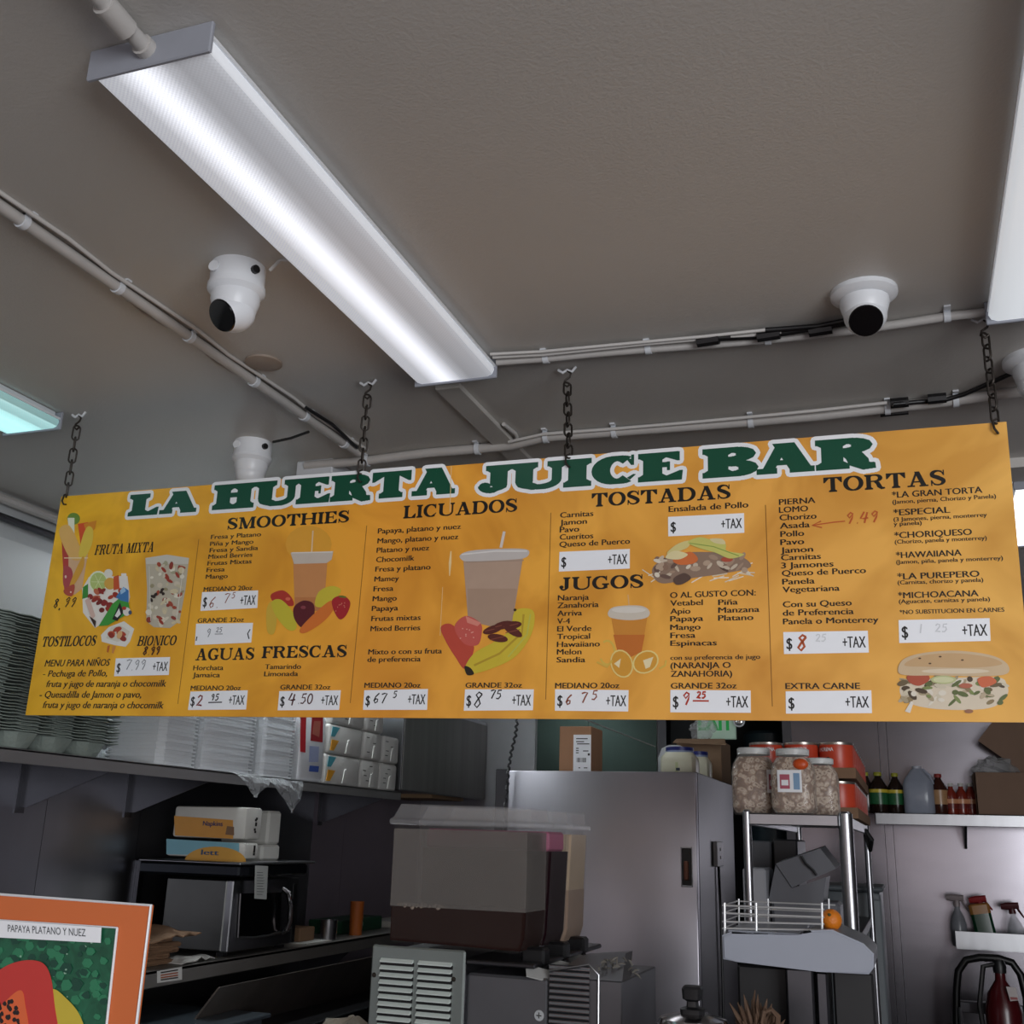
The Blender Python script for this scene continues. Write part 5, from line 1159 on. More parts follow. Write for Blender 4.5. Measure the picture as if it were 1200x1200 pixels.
tag(m.build('dried_sprig', at=(p.x, p.y, p.z-.04)), 'small grey dried sprig on the ribbed cabinet, in front of the refrigerator door', 'sprig')

# ================================================================ REFRIGERATOR
FY = 4.75
f0 = G(583, 903, Y=FY); f1 = G(816, 904, Y=FY); FZ = (f0.z+f1.z)/2; FD = G(858, 908, X=f1.x).y
t = thing('refrigerator', 'tall stainless refrigerator in the middle with a recessed door handle', 'refrigerator', ((f0.x+f1.x)/2, FY+.5, 0))
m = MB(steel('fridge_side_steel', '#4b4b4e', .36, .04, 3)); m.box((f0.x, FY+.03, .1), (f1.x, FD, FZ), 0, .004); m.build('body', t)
dx0 = G(597, 950, Y=FY).x
m = MB(M_fridge); m.box((dx0, FY-.025, .16), (f1.x, FY+.025, FZ-.002), 0, .006, seg=2); dr = m.build('door', t)
m = MB(M_dsteel); m.box((f0.x-.004, FY-.01, .12), (dx0-.006, FY+.03, FZ+.004), 0, .003); m.build('hinge_jamb', t)
m = MB(mat('rubber_gasket', '#222224', rough=.7)); m.box((dx0-.006, FY+.0, .14), (f1.x-.012, FY+.03, FZ-.006)); m.build('gasket', t)
yd = FY-.025
q0 = G(799, 994, Y=yd); q1 = G(811, 1038, Y=yd)
m = MB(mat('handle_recess', '#1b1918', rough=.4)); m.box((q0.x, yd-.002, q1.z), (q1.x, yd+.012, q0.z), 0, .002); h_ = m.build('handle', dr); h_['label'] = 'dark recessed handle with a steel rim'
m = MB(M_steel)
for a, b in (((q0.x-.004, q1.z-.004), (q0.x, q0.z+.004)), ((q1.x, q1.z-.004), (q1.x+.004, q0.z+.004)), ((q0.x-.004, q0.z), (q1.x+.004, q0.z+.006)), ((q0.x-.004, q1.z-.006), (q1.x+.004, q1.z))): m.box((a[0], yd-.006, a[1]), (b[0], yd, b[1]), 0, .001)
m.build('handle_rim', h_)
m = MB(mat('copper_grip', '#7a5648', rough=.3, metal=.9)); m.box((q0.x+.008, yd-.006, q1.z+.02), (q1.x-.012, yd-.0, q0.z-.05), 0, .004); m.build('grip', h_)
m = MB(M_black)
for x in (f0.x+.06, f1.x-.06):
    for y in (FY+.1, FD-.1): m.tube([(x, y, 0), (x, y, .1)], .025, 0, 12)
m.build('caster', t)
# outlet on its right side
p0 = G(836, 986, X=f1.x+.004); p1 = G(844, 1015, X=f1.x+.004)
t = thing('power_outlet', 'grey power outlet strip on the side of the refrigerator', 'outlet', ((f1.x+.01), (p0.y+p1.y)/2, p1.z))
m = MB(M_wmetal); m.box((f1.x+.001, p0.y, p1.z), (f1.x+.02, p1.y, p0.z), 0, .003); m.build('plate', t)
m = MB(M_black)
for f in (.3, .62):
    z = p1.z+(p0.z-p1.z)*f; yc = (p0.y+p1.y)/2
    for s in (-.012, .008): m.box((f1.x+.0195, yc+s, z), (f1.x+.0215, yc+s+.006, z+.014))
m.build('socket', t)
c0 = G(842, 1015, X=f1.x+.01); m = MB(M_black); m.tube([c0, c0+Vector((.004, .005, -.2)), c0+Vector((.002, .02, -.6)), c0+Vector((0, .03, -1.0))], .006, 0, 8)
tag(m.build('outlet_cord', at=c0), 'dark cord running down from the outlet on the refrigerator side', 'cord')
# coiled cord in front of its hinge side
cc = [G(x, y, Y=FY-.06) for x, y in ((607, 800), (606, 845), (604, 862), (599, 882), (596, 902), (594, 925), (592, 950), (590, 975), (589, 1030))]
pts = []
for a, b in zip(cc, cc[1:]):
    for i in range(10):
        p = lerp(a, b, i/10); n = len(pts); pts.append(p+Vector((.005*math.cos(n*1.6), .005*math.sin(n*1.6), 0)))
m = MB(mat('coiled_cord', '#2c2d30', rough=.5)); m.tube([Vector((cc[0].x, cc[0].y, CZ-.003)), Vector((cc[0].x, cc[0].y, cc[0].z+.3))]+pts, .0055, 0, 6); tag(m.build('coiled_cord', at=(cc[0].x, cc[0].y, CZ)), 'dark coiled cord hanging down past the left edge of the refrigerator', 'cord')
# ---------------------------------------------------------------- on top of the refrigerator
TOP = FZ
yy = FY+.12; a = G(655, 903, Y=yy); b = G(693, 851, Y=yy); sx = G(672, 880, Y=yy).x
t = thing('shipping_box', 'narrow brown box with a white shipping label on the refrigerator', 'box', ((a.x+b.x)/2, yy+.1, TOP))
m = MB(mat('brown_cardboard', '#a3795a', rough=.75, noise=.08, bump=.08, bscale=120)); m.box((a.x, yy, TOP), (b.x, yy+.2, b.z), 0, .003); m.build('carton', t)
m = MB(M_stk); lz0, lz1 = TOP+.002, G(680, 861, Y=yy).z; m.box((sx, yy-.0012, lz0), (b.x-.001, yy, lz1)); lb = m.build('shipping_label', t)
m = MB(K1); R = random.Random(6); W_ = b.x-sx; H_ = lz1-lz0
for k in range(9): x = sx+W_*(.2+.06*k); m.box((x, yy-.0018, lz0+H_*.26), (x+W_*R.choice([.02, .035]), yy-.0011, lz0+H_*.38))
for z, x0, x1 in ((.88, .15, .8), (.8, .15, .6), (.74, .2, .9), (.62, .15, .3), (.56, .15, .3), (.5, .15, .3), (.55, .55, .85), (.1, .3, .4), (.1, .6, .8)): m.box((sx+W_*x0, yy-.0018, lz0+H_*z), (sx+W_*x1, yy-.0011, lz0+H_*(z+.025)))
m.box((sx+W_*.82, yy-.0018, lz0+H_*.44), (sx+W_*.93, yy-.0011, lz0+H_*.5)); m.build('label_lettering', lb)
M_mayo = mat('pale_cream_jar', '#d9d8bf', rough=.3, noise=.03)
M_blue = mat('blue_lid', '#1f2b7a', rough=.35)
def mayo(px, pyb, pyt, wpx, Y, label):
    p = G(px, pyb, Y=Y); h = (pyb-pyt)/FPX*Y*1.0; r = wpx/2/FPX*Y
    h = G(px, pyt, Y=Y).z-TOP
    t = thing('mayonnaise_jar', label, 'jar', (p.x, Y, TOP), group='cream jars with blue lids on the refrigerator')
    m = MB(M_mayo); m.lathe([(r*.96, 0), (r, .01), (r, h*.5), (r*.97, h*.62), (r*.78, h*.76), (r*.74, h*.8)], (p.x, Y, TOP), n=30, sq=5); m.build('jar', t)
    m = MB(M_blue, mat('pale_blue_band', '#8f9fc4', rough=.4)); m.lathe([(r*.76, h*.8, 1), (r*.76, h*.87, 1), (r*.78, h*.87, 0), (r*.78, h*.985, 0), (r*.72, h, 0), (0, h, 0)], (p.x, Y, TOP), n=30); m.build('lid', t)
    m = MB(ink('#c9cfa0'), ink('#2a3a4a')); Lr = r*1.004
    for a0, a1, mt, z0_, z1_ in ((-20, 40, 0, .08, .42), (-2, 36, 1, .12, .22)):
        PP = [(p.x+(Lr+.001*mt)*math.sin(math.radians(a)), Y-(Lr+.001*mt)*math.cos(math.radians(a))) for a in range(a0, a1+1, 6)]
        for q, s in zip(PP, PP[1:]): m.poly([(q[0], q[1], TOP+h*z0_), (s[0], s[1], TOP+h*z0_), (s[0], s[1], TOP+h*z1_), (q[0], q[1], TOP+h*z1_)], mt)
    m.build('jar_label', t)
mayo(797, 905, 876, 41, FY+.24, 'front cream jar with a blue lid at the right edge of the refrigerator top')
mayo(818, 903, 881, 30, FY+.62, 'cream jar with a blue lid behind the front one, half hidden')
p = G(789, 905, Y=FY+.55); m = MB(M_white); m.lathe([(.075, 0), (.078, .02), (.078, .10), (.06, .145), (.03, .16), (0, .162)], (p.x, FY+.58, TOP), n=28); tag(m.build('plastic_tub', at=(p.x, FY+.58, TOP)), 'white round plastic tub behind the cream jars on the refrigerator', 'tub')
a = G(793, 905, Y=FD-.05); b = G(866, 876, Y=FD-.05)
M_card = mat('tan_cardboard', '#957a60', rough=.8, noise=.08, bump=.08, bscale=100)
yb_ = FD-.12; bx0 = G(795, 890, Y=yb_).x; bx1 = f1.x-.004; bz = G(830, 871, Y=yb_).z
t = thing('cardboard_box', 'tan cardboard box behind the cream jars, on the back of the refrigerator', 'box', ((bx0+bx1)/2, yb_, TOP))
yb_ = FD-.32
m = MB(M_card); m.box((bx0+.03, yb_, TOP), (bx1, FD-.01, bz), 0, .003); m.build('carton', t)
m = MB(M_card); m.prism([(bx0+.03, yb_-.002, bz), (bx1+.02, yb_-.002, bz), (bx1+.03, yb_-.04, bz-.03), (bx0+.02, yb_-.04, bz-.02)], (0, .0, .004)); m.build('flap', t)
def crumple(name, label, cat, c, sx, sz, seed, mt, n=12, at=None):
    R = random.Random(seed); m = MB(mt); m.ball(c, 1, 0, n, (sx, sx*.6, sz))
    for v in m.bm.verts:
        d = (v.co-Vector(c)); v.co = Vector(c)+d*R.uniform(.72, 1.15)
    lo = min(v.co.z for v in m.bm.verts)
    o = m.build(name, at=(c[0], c[1], lo), smooth=0); return tag(o, label, cat)
M_film = clear('crumpled_clear_film', '#dfe3e4', .32, .1)
p = G(823, 862, Y=yb_+.1); crumple('plastic_bag', 'crumpled clear plastic bag on the tan box, in front of the exit sign', 'bag', (p.x, yb_+.12, bz+.06), .07, .06, 4, M_film)

# ================================================================ DOORWAY, EXIT SIGN
ey = YB-.05; a = G(817, 866, Y=ey); b = G(859, 866, Y=ey); zt_ = a.z+.235
t = thing('exit_sign', 'green and white exit sign over the dark doorway, mostly hidden behind the menu board', 'sign', ((a.x+b.x)/2, ey, a.z))
m = MB(mat('exit_sign_face', '#b9d6c2', rough=.5, emit=.12)); m.box((a.x, ey, a.z), (b.x+.015, ey+.045, zt_), 0, .004); m.build('housing', t)
m = MB(mat('exit_green', '#1fa04a', rough=.4, emit=.25)); P, w_ = text_polys('EXIT', 0, .06); k = (b.x-a.x)*.94/w_; zb_ = G(838, 856, Y=ey).z
for p in P: m.poly([(a.x+.012+x*k, ey-.0015, zb_+y*.15) for x, y in p])
m.build('sign_lettering', t, smooth=0)
m = MB(M_dsteel); m.box(((a.x+b.x)/2-.02, ey+.01, zt_), ((a.x+b.x)/2+.02, ey+.04, CZ)); m.build('mounting_stem', t)
for q in (867,):
    p = G(q, 846, Y=ey); m = MB(M_white); m.lathe([(.026, 0), (.034, -.03), (.034, -.036)], p, (.3, -1, -.3) and (0, 1, 0), 20); m.tube([p, Vector((b.x+.005, ey+.02, p.z+.01))], .008, 0, 8); m.build('lamp_head', t)
    m = MB(mat('lamp_reflector', '#d9dcdc', rough=.1, metal=.8)); m.ball(p+Vector((0, -.03, 0)), .03, 0, 14, (1, .4, 1)); m.build('lamp_lens', t)
# thin wire across the greenish wall panel
a = G(672, 838, Y=YB-.03); b = G(768, 875, Y=YB-.03); m = MB(M_cable); m.tube([a+(a-b)*.6, a, b], .004, 0, 6); tag(m.build('wall_wire', at=b), 'thin pale wire slanting across the greenish wall panel above the refrigerator', 'wire')
# dark round item above the cans in the doorway
p = G(903, 862, Y=YB+.5); m = MB(mat('dark_teal_plastic', '#27343a', rough=.4)); m.lathe([(.16, -.5), (.17, -.04), (.17, .0), (.15, .02), (0, .02)], p, n=28); m.lathe([(.15, -p.z), (.155, -.5)], p, n=28)
tag(m.build('waste_bin', at=(p.x, p.y, 0)), 'dark round topped bin in the doorway behind the red cans', 'bin')

# ================================================================ RACK WITH JARS AND CANS
RY0, RY1 = 3.5, 5.2
ra = G(872, 1000, Y=RY0).x; rb = G(993, 1000, Y=RY0).x; RZ = G(930, 954, Y=RY0).z
t = thing('storage_rack', 'stainless rack with round posts, right of the refrigerator, carrying jars and red cans', 'rack', ((ra+rb)/2, (RY0+RY1)/2, 0))
for (x, y) in ((ra+.012, RY0), (rb, RY0), (ra+.012, RY1), (rb+.0, RY1)):
    big = .021 if (x > ra+.1 and y == RY0) else .013
    m = MB(M_steel); m.tube([(x, y, 0), (x, y, RZ+.004)], big, 0, 16); m.lathe([(big*.9, 0), (big*.7, .006), (0, .008)], (x, y, RZ+.004), n=16); m.build('post', t)
m = MB(M_steel); m.box((ra+.02, RY0-.012, RZ-.034), (rb-.02, RY0+.004, RZ), 0, .003); m.box((ra, RY0+.004, RZ-.012), (rb, RY1, RZ-.004)); m.box((rb-.006, RY0, RZ-.034), (rb+.006, RY1, RZ), 0, .002); m.box((ra, RY0, RZ-.034), (ra+.01, RY1, RZ), 0, .002)
m.build('top_shelf', t)
LZ = G(930, 1100, Y=RY0+.3).z; LZ = max(.9, LZ)
m = MB(M_dsteel); m.box((ra, RY0, LZ-.03), (rb, RY1, LZ), 0, .003); m.build('lower_shelf', t)
m = MB(M_black)
for k, y in enumerate((RY1-.35, RY1-.3, RY1-.25)): m.tube([(rb+.006, y, RZ-.02), (rb+.03, y+.02, RZ-.06), (rb+.02, y+.05, RZ-.1), (rb+.004, y+.06, RZ-.04)], .008, 0, 7)
m.build('strap', t)
# pickled rind jars
M_glass = clear('jar_glass', '#d5d8d6', .16, .04)
def rind_mat():
    m = mat('pickled_rinds', '#a88f7c', rough=.35, noise=.1)
    nt = m.node_tree; L = nt.links.new; b = nt.nodes['Principled BSDF']; tc0 = nt.nodes.new('ShaderNodeTexCoord'); nz = nt.nodes.new('ShaderNodeTexNoise'); nz.inputs['Scale'].default_value = 30; L(tc0.outputs['Object'], nz.inputs['Vector'])
    tc = nt.nodes.new('ShaderNodeMix'); tc.data_type = 'VECTOR'; tc.inputs[0].default_value = .035; L(tc0.outputs['Object'], tc.inputs[4]); L(nz.outputs['Color'], tc.inputs[5])
    v = nt.nodes.new('ShaderNodeTexVoronoi'); v.inputs['Scale'].default_value = 62; v.feature = 'F1'; L(tc.outputs[1], v.inputs['Vector'])
    r = nt.nodes.new('ShaderNodeValToRGB'); L(v.outputs['Distance'], r.inputs[0]); e = r.color_ramp.elements
    e[0].position = .12; e[0].color = rgb('#7d604f'); e[1].position = .75; e[1].color = rgb('#8a6c58')
    for p, h in ((.3, '#c9b29c'), (.45, '#d3bfab'), (.6, '#a3846e')): q = e.new(p); q.color = rgb(h)
    L(r.outputs[0], b.inputs['Base Color']); bp = nt.nodes.new('ShaderNodeBump'); bp.inputs['Strength'].default_value = .6; bp.inputs['Distance'].default_value = .004
    L(v.outputs['Distance'], bp.inputs['Height']); L(bp.outputs[0], b.inputs['Normal']); return m
M_rind = rind_mat(); M_wlid = mat('white_jar_lid', '#d5d7d6', rough=.4)
def rind_jar(px, Y, pyt, wpx, label, lab_at=None, carrot=False):
    x = G(px, 940, Y=Y).x; h = G(px, pyt, Y=Y).z-RZ; r = wpx/2/FPX*Y*1.03; o = (x, Y, RZ)
    t = thing('pickle_jar', label, 'jar', o, group='large glass jars of pickled pork rinds')
    m = MB(M_glass); m.lathe([(r*.86, 0), (r*.97, .012), (r, h*.12), (r, h*.62), (r*.93, h*.76), (r*.72, h*.88), (r*.7, h*.93)], o, n=36, sq=4); m.build('glass', t)
    m = MB(M_rind); m.lathe([(r*.82, .006), (r*.93, .018), (r*.965, h*.12), (r*.965, h*.62), (r*.9, h*.75), (r*.68, h*.86), (0, h*.87)], o, n=36, sq=4); m.build('pickled_rinds', t)
    m = MB(M_wlid); m.lathe([(r*.75, h*.9), (r*.76, h*.985), (r*.7, h), (0, h)], o, n=30); m.build('lid', t)
    if lab_at:
        m = MB(M_stk, ink('#b4566a'), ink('#7fa3c4')); a0, a1, z0_, z1_ = lab_at; st = 6
        def strip(b0, b1, zz0, zz1, mt, off):
            n = max(2, int(abs(b1-b0)/5)); PP = []
            for i in range(n+1):
                an = math.radians(b0+(b1-b0)*i/n); ca, sa = math.cos(an-math.pi/2), math.sin(an-math.pi/2); q = 1/((abs(ca)**4+abs(sa)**4)**.25); PP.append((x+(r*q+off)*ca, Y+(r*q+off)*sa))
            for p, s in zip(PP, PP[1:]): m.poly([(p[0], p[1], RZ+h*zz0), (s[0], s[1], RZ+h*zz0), (s[0], s[1], RZ+h*zz1), (p[0], p[1], RZ+h*zz1)], mt)
        strip(a0, a1, z0_, z1_, 0, .002); w_ = a1-a0; hh = z1_-z0_
        strip(a0+w_*.1, a0+w_*.5, z0_+hh*.15, z0_+hh*.8, 1, .0026); strip(a0+w_*.16, a0+w_*.44, z0_+hh*.3, z0_+hh*.55, 0, .0031); strip(a0+w_*.66, a0+w_*.92, z0_+hh*.12, z0_+hh*.86, 2, .0026)
        m.build('jar_label', t, normals=False)
    if carrot:
        m = MB(mat('carrot_slice', '#d2531f', rough=.4)); m.ball((x+r*.42, Y-r*.9, RZ+h*.75), .022, 0, 12, (1.1, .5, .8)); m.build('carrot_slice', t)
    return t
rind_jar(885, RY0+.22, 877, 47, 'leftmost jar of pickled rinds on the rack, its label turned to the right', (35, 75, .32, .66))
rind_jar(931, RY0+.14, 878, 47, 'middle jar of pickled rinds on the rack, its label facing front', (-32, 24, .33, .66), True)
rind_jar(962, RY0+.28, 889, 40, 'rightmost jar of pickled rinds, half hidden behind the middle one')
# red cans in trays
M_can = mat('red_can_label', '#c4452c', rough=.35, noise=.08, scale=20); M_tin = mat('tin_can_metal', '#b9b3aa', rough=.3, metal=.9)
CR_ = .057; CH = .118
cx = [G(q, 890, Y=RY0+.5).x for q in (899, 940, 981)]; cy0 = RY0+.48
sp = (cx[2]-cx[0])/2; CR_ = sp*.49
first = None
M_tray = mat('brown_can_tray', '#7d6048', rough=.8, noise=.1)
for lv in range(2):
    z0_ = RZ+.001+lv*(CH+.012)
    tt = thing('can_tray', ('lower brown cardboard tray of red cans, behind the jars', 'upper brown cardboard tray of red cans, behind the jars')[lv], 'tray', (cx[1], cy0+.5, z0_), group='cardboard trays of cans')
    m = MB(M_tray); X0, X1, Y0_, Y1_ = cx[0]-sp*.5, cx[2]+sp*.5, cy0-sp*.5, cy0+sp*9.5
    m.box((X0, Y0_, z0_), (X1, Y1_, z0_+.003)); m.build('tray_base', tt)
    m = MB(M_tray)
    m.box((X0-.003, Y0_-.003, z0_), (X1+.003, Y0_, z0_+.035)); m.box((X0-.003, Y1_, z0_), (X1+.003, Y1_+.003, z0_+.035)); m.box((X1, Y0_, z0_), (X1+.003, Y1_, z0_+.035)); m.box((X0-.003, Y0_, z0_), (X0, Y1_, z0_+.035)); m.build('tray_wall', tt)
    for r in range(10):
        for c in range(3):
            o = (cx[c], cy0+r*sp, z0_+.0035)
            if first is None:
                m = MB(M_tin, M_can); m.lathe([(CR_*.97, 0), (CR_, .003), (CR_, .007, 0), (CR_*.985, .009, 1), (CR_*.985, CH-.009, 1), (CR_, CH-.007, 0), (CR_, CH-.001, 0), (CR_*.93, CH, 0), (CR_*.92, CH-.004, 0), (0, CH-.004, 0)], o, n=26)
                first = m.build('food_can', at=o); ob = first
            else: ob = first.copy(); C.objects.link(ob); ob.location = o
            for ch in list(ob.children): pass
            if r == 0:
                lab = f'red labelled can, {("lower", "upper")[lv]} tray, {("left", "middle", "right")[c]} of the front row'
                m = MB(KW, ink('#2b1d1a'), ink('#c99a80'))
                rot = (0, -.2, -.75)[c]; ob['label'] = lab
                P, w_ = text_polys('LA MORENA', 0, .03); k = 1.25*CR_/w_
                for p in P:
                    qs = []
                    for (px_, py_) in p:
                        an = (px_*k-1.25*CR_/2)/CR_+rot; qs.append((CR_*1.0*math.sin(an), -CR_*1.0*math.cos(an), CH*.74+py_*.012))
                    m.poly(qs, 0)
                for rx, rz, zc, mt, of in ((.014, .018, .42, 1, 1.0), (.009, .012, .42, 2, 1.012)):
                    qs = []
                    for i in range(14):
                        an = 2*math.pi*i/14; aa = rx*math.cos(an)/CR_+rot*.6; qs.append((CR_*of*math.sin(aa), -CR_*of*math.cos(aa), CH*zc+rz*math.sin(an)))
                    m.poly(qs, mt)
                lt = m.build('can_print', ob, local=True, smooth=0, normals=False)
            else: ob['label'] = f'red labelled can behind the front row, in the {("lower", "upper")[lv]} tray'
            tag(ob, None, 'can', f'cans in the {("lower", "upper")[lv]} tray'+(' front row' if r == 0 else ''))
# boxes on the rack's lower shelf
def gbox(name, label, cat, x0, x1, yt, Y, d, mt, zb_=None):
    a = G(x0, yt, Y=Y); b = G(x1, yt, Y=Y); return box_thing(name, label, cat, (a.x, Y, LZ if zb_ is None else zb_), (b.x, Y+d, a.z), mt, .006)
M_dk = mat('charcoal_plastic', '#2a2a2d', rough=.45)
k1 = gbox('storage_box', 'dark grey box at the back of the rack, on the left', 'box', 874, 903, 985, 4.38, .3, mat('slate_box', '#5c5e63', rough=.5))
k2 = gbox('storage_box', 'black box beside the dark grey one on the rack', 'box', 905, 934, 983, 4.4, .35, M_dk)
k3 = gbox('plastic_tub', 'pale grey tub on the rack behind the wire basket', 'tub', 870, 897, 1017, 3.95, .22, mat('pale_grey_tub', '#a5a6ac', rough=.45))
# tilted grey machine head
c = G(935, 1040, Y=4.06)
t = thing('kitchen_machine', 'tilted dark grey machine with a hinged cover, on the rack under the jars', 'machine', (c.x, 4.06, LZ))
M_gm = mat('grey_machine_enamel', '#63646a', rough=.4, noise=.05)
P = [G(x, y, Y=4.0) for x, y in ((901, 1050), (908, 1012), (927, 1040), (932, 1058))]
top = [G(x, y, Y=4.0) for x, y in ((909, 1012), (961, 994), (980, 1018), (928, 1040))]
m = MB(M_gm); m.prism(top, (.0, .25, .01)); m.build('cover', t)
m = MB(M_gm); fr = [G(x, y, Y=4.01) for x, y in ((909, 1013), (928, 1041), (968, 1028), (964, 1060), (900, 1058))]
m.prism(fr, (0, .22, 0)); mx_z = min(p.z for p in fr); xs = [p.x for p in fr]; m.box((min(xs)+.01, 4.015, LZ), (max(xs)+.04, 4.2, mx_z+.01), 0, .01); m.build('body', t)
m = MB(M_black); m.tube([G(x, y, Y=3.985) for x, y in ((939, 1003), (944, 1012), (953, 1020), (957, 1026))], .004, 0, 8); m.build('handle', t)
# big grey bin right of the rack
t = thing('storage_bin', 'large grey lidded bin standing behind the rack, seen past its right post', 'bin', (G(1000, 1080, Y=5.3).x, 5.5, 0))
bx0, bx1 = G(958, 1050, Y=5.3).x, G(1036, 1050, Y=5.3).x; bz = G(1010, 1039, Y=5.3).z
M_bin = mat('grey_bin_plastic', '#5a6064', rough=.45, noise=.06)
m = MB(M_bin); m.box((bx0, 5.3, .0), (bx1-.015, 5.8, bz-.02), 0, .02, seg=2); m.build('tub', t)
m = MB(M_bin); m.box((bx0-.012, 5.285, bz-.02), (bx1, 5.82, bz), 0, .008); m.build('lid', t)
m = MB(mat('grey_bin_rib', '#6f7579', rough=.45)); m.box((bx1-.05, 5.275, .2), (bx1-.015, 5.3, bz-.05), 0, .006); m.build('corner_rib', t)

# ================================================================ JUICER
JY = 2.64
j0 = G(845, 1100, Y=JY); j1 = G(1026, 1130, Y=JY)
t = thing('juicer', 'grey and white orange juicing machine with a wire feed basket on top', 'juicer', ((j0.x+j1.x)/2, JY+.15, .86))
M_jw = mat('pale_grey_machine_plastic', '#9ba0ac', rough=.35, noise=.03); M_jtop = mat('darker_grey_machine_plastic', '#6d7076', rough=.4)
out = [(846, 1096), (857, 1092), (935, 1098), (950, 1090.5), (975, 1089.5), (1012, 1106), (1024, 1118), (1024, 1134), (1018, 1142), (960, 1139), (862, 1127), (847, 1124)]
m = MB(M_jw); m.prism([G(x, y, Y=JY) for x, y in out], (0, .02, 0)); bmesh.ops.bevel(m.bm, geom=[e for e in m.bm.edges if len(e.link_faces) == 2 and abs((e.verts[0].co-e.verts[1].co).y) < .005], offset=.004, segments=2, affect='EDGES'); m.build('front_cover', t)
back = [(x, y-(2 if y < 1112 else 0)) for x, y in out]
m = MB(M_jtop); m.prism([G(x, y+1.2, Y=JY)+Vector((0, .02, 0)) for x, y in out], (0, .26, 0)); m.build('head', t)
m = MB(M_jw); q0 = G(852, 1094.5, Y=JY); q1 = G(936, 1099, Y=JY); m.prism([q0+Vector((0, .02, .003)), q1+Vector((0, .02, .003)), q1+Vector((0, .28, .006)), q0+Vector((0, .28, .006))], (0, 0, .004)); m.build('feed_tray', t)
zd = G(930, 1140, Y=JY).z
cb0, cb1 = G(921, 1150, Y=JY+.04), G(953, 1150, Y=JY+.04)
m = MB(M_dsteel); m.box((cb0.x, JY+.04, .87), (cb1.x, JY+.24, zd+.005), 0, .004); m.build('column', t)
m = MB(M_dsteel); q = G(958, 1146, Y=JY+.06).x; m.box((q-.003, JY+.05, .87), (q+.022, JY+.2, zd+.0), 0, .004); m.build('peel_chute', t)
m = MB(mat('dark_machine_base', '#18181a', rough=.5)); m.box((j0.x+.02, JY+.1, .87), (cb0.x-.002, JY+.28, zd), 0, .005); m.box((q+.03, JY+.1, .87), (j1.x-.01, JY+.28, zd), 0, .005); m.box((j0.x, JY, .86), (j1.x, JY+.3, .872), 0, .004); m.build('base', t)
# wire basket
M_wire = mat('bright_wire', '#c9cacb', rough=.3, metal=.4)
def wire(nm, P, r=.0022): m = MB(M_wire); m.tube(P, r, 0, 7); return m.build(nm, bk)
bk = thing('wire_basket', None, None, (0, 0, 0)); bk.parent = t; bk.location = Vector((j0.x, JY, j0.z))-t.location
F = JY+.03; Bk = JY+.26
for k, (yl, yr) in enumerate(((1061, 1066), (1070, 1075), (1080, 1083), (1088, 1090))):
    a = G(847, yl, Y=F); b = G(966, yr, Y=F); wire('wire', [a, b]); 
    a2 = a+Vector((.0, .23, .0)); b2 = b+Vector((.01, .23, 0)); wire('wire', [a2, b2], .0018); wire('wire', [a, a2], .0018)
for px in (849, 886, 963):
    a = G(px, 1058, Y=F); b = G(px+.5, 1096, Y=F); wire('upright', [a, b], .0026); wire('upright', [a+Vector((0, .23, 0)), b+Vector((0, .23, 0))], .0022)
p = G(974, 1078, Y=JY+.1); m = MB(mat('orange_peel', '#d87a1c', rough=.4, noise=.1, scale=20, bump=.25, bscale=220)); r = 11.5/FPX*JY
zo = G(970, 1090, Y=JY).z
t2 = thing('orange', 'single orange at the right end of the juicer\'s wire basket', 'orange', (p.x, p.y, p.z-r)); m.ball(p, r, 0, 22); m.build('fruit', t2)
m = MB(mat('green_stem', '#4a4a22', rough=.7)); m.lathe([(.004, 0), (.003, .002), (0, .003)], p+Vector((-.002, -r*.86, r*.5)), (0, -.86, .5), 8); m.build('stem_scar', t2)
p = G(886, 1096, Y=JY+.03); m = MB(mat('orange_spot', '#c9803a', rough=.5)); m.lathe([(.018, 0), (.016, .003), (0, .004)], p+Vector((-.03, .06, .006)), n=16)
tag(m.build('orange_slice', at=p+Vector((-.03, .06, .006))), 'flat piece of orange peel on the juicer\'s feed tray, left end', 'peel')
# pineapple with dried crown
pc = G(888, 1210, Y=2.45); R = random.Random(12)
t = thing('pineapple', 'pineapple with a dried brown leafy crown, at the bottom edge before the juicer', 'pineapple', (pc.x, pc.y, .86))
zc = pc.z-.02
m = MB(mat('pineapple_skin', '#6e4f2a', rough=.7, noise=.3, scale=30, bump=.6, bscale=45)); m.lathe([(.03, .86-zc), (.06, .89-zc), (.072, .95-zc), (.07, (zc-.86)*-.3), (.055, -.02), (.03, 0), (0, .004)], (pc.x, pc.y, zc), n=24); m.build('fruit', t)
m = MB(mat('dry_brown_leaves', '#5c4636', rough=.8, noise=.3, scale=25))
for i in range(150):
    a = R.uniform(0, 2*math.pi); el = R.uniform(.15, 1.3); L = R.uniform(.045, .078); d = Vector((math.cos(a)*math.cos(el), math.sin(a)*math.cos(el), math.sin(el))); s = d.cross(Vector((0, 0, 1))).normalized(); b0_ = Vector((pc.x, pc.y, zc))
    curl = R.uniform(-.02, .03); P = []
    for k in range(6):
        f = k/5; P.append((b0_+d*L*f+Vector((0, 0, -curl*f*f*1.6))+s*R.uniform(-.004, .004), .0085*(1-f)**.5+.0006))
    m.tube([q[0] for q in P], [q[1] for q in P], 0, 5)
cl = b0_+Vector((.03, -.03, .05)); m.tube([b0_]+[cl+Vector((.016*math.cos(a), -.004*a, .02*math.sin(a))) for a in (-1.6, -.6, .4, 1.4, 2.4, 3.4, 4.2)], [.006, .006, .006, .006, .005, .005, .004, .003], 0, 6)
m.build('leaf_crown', t)
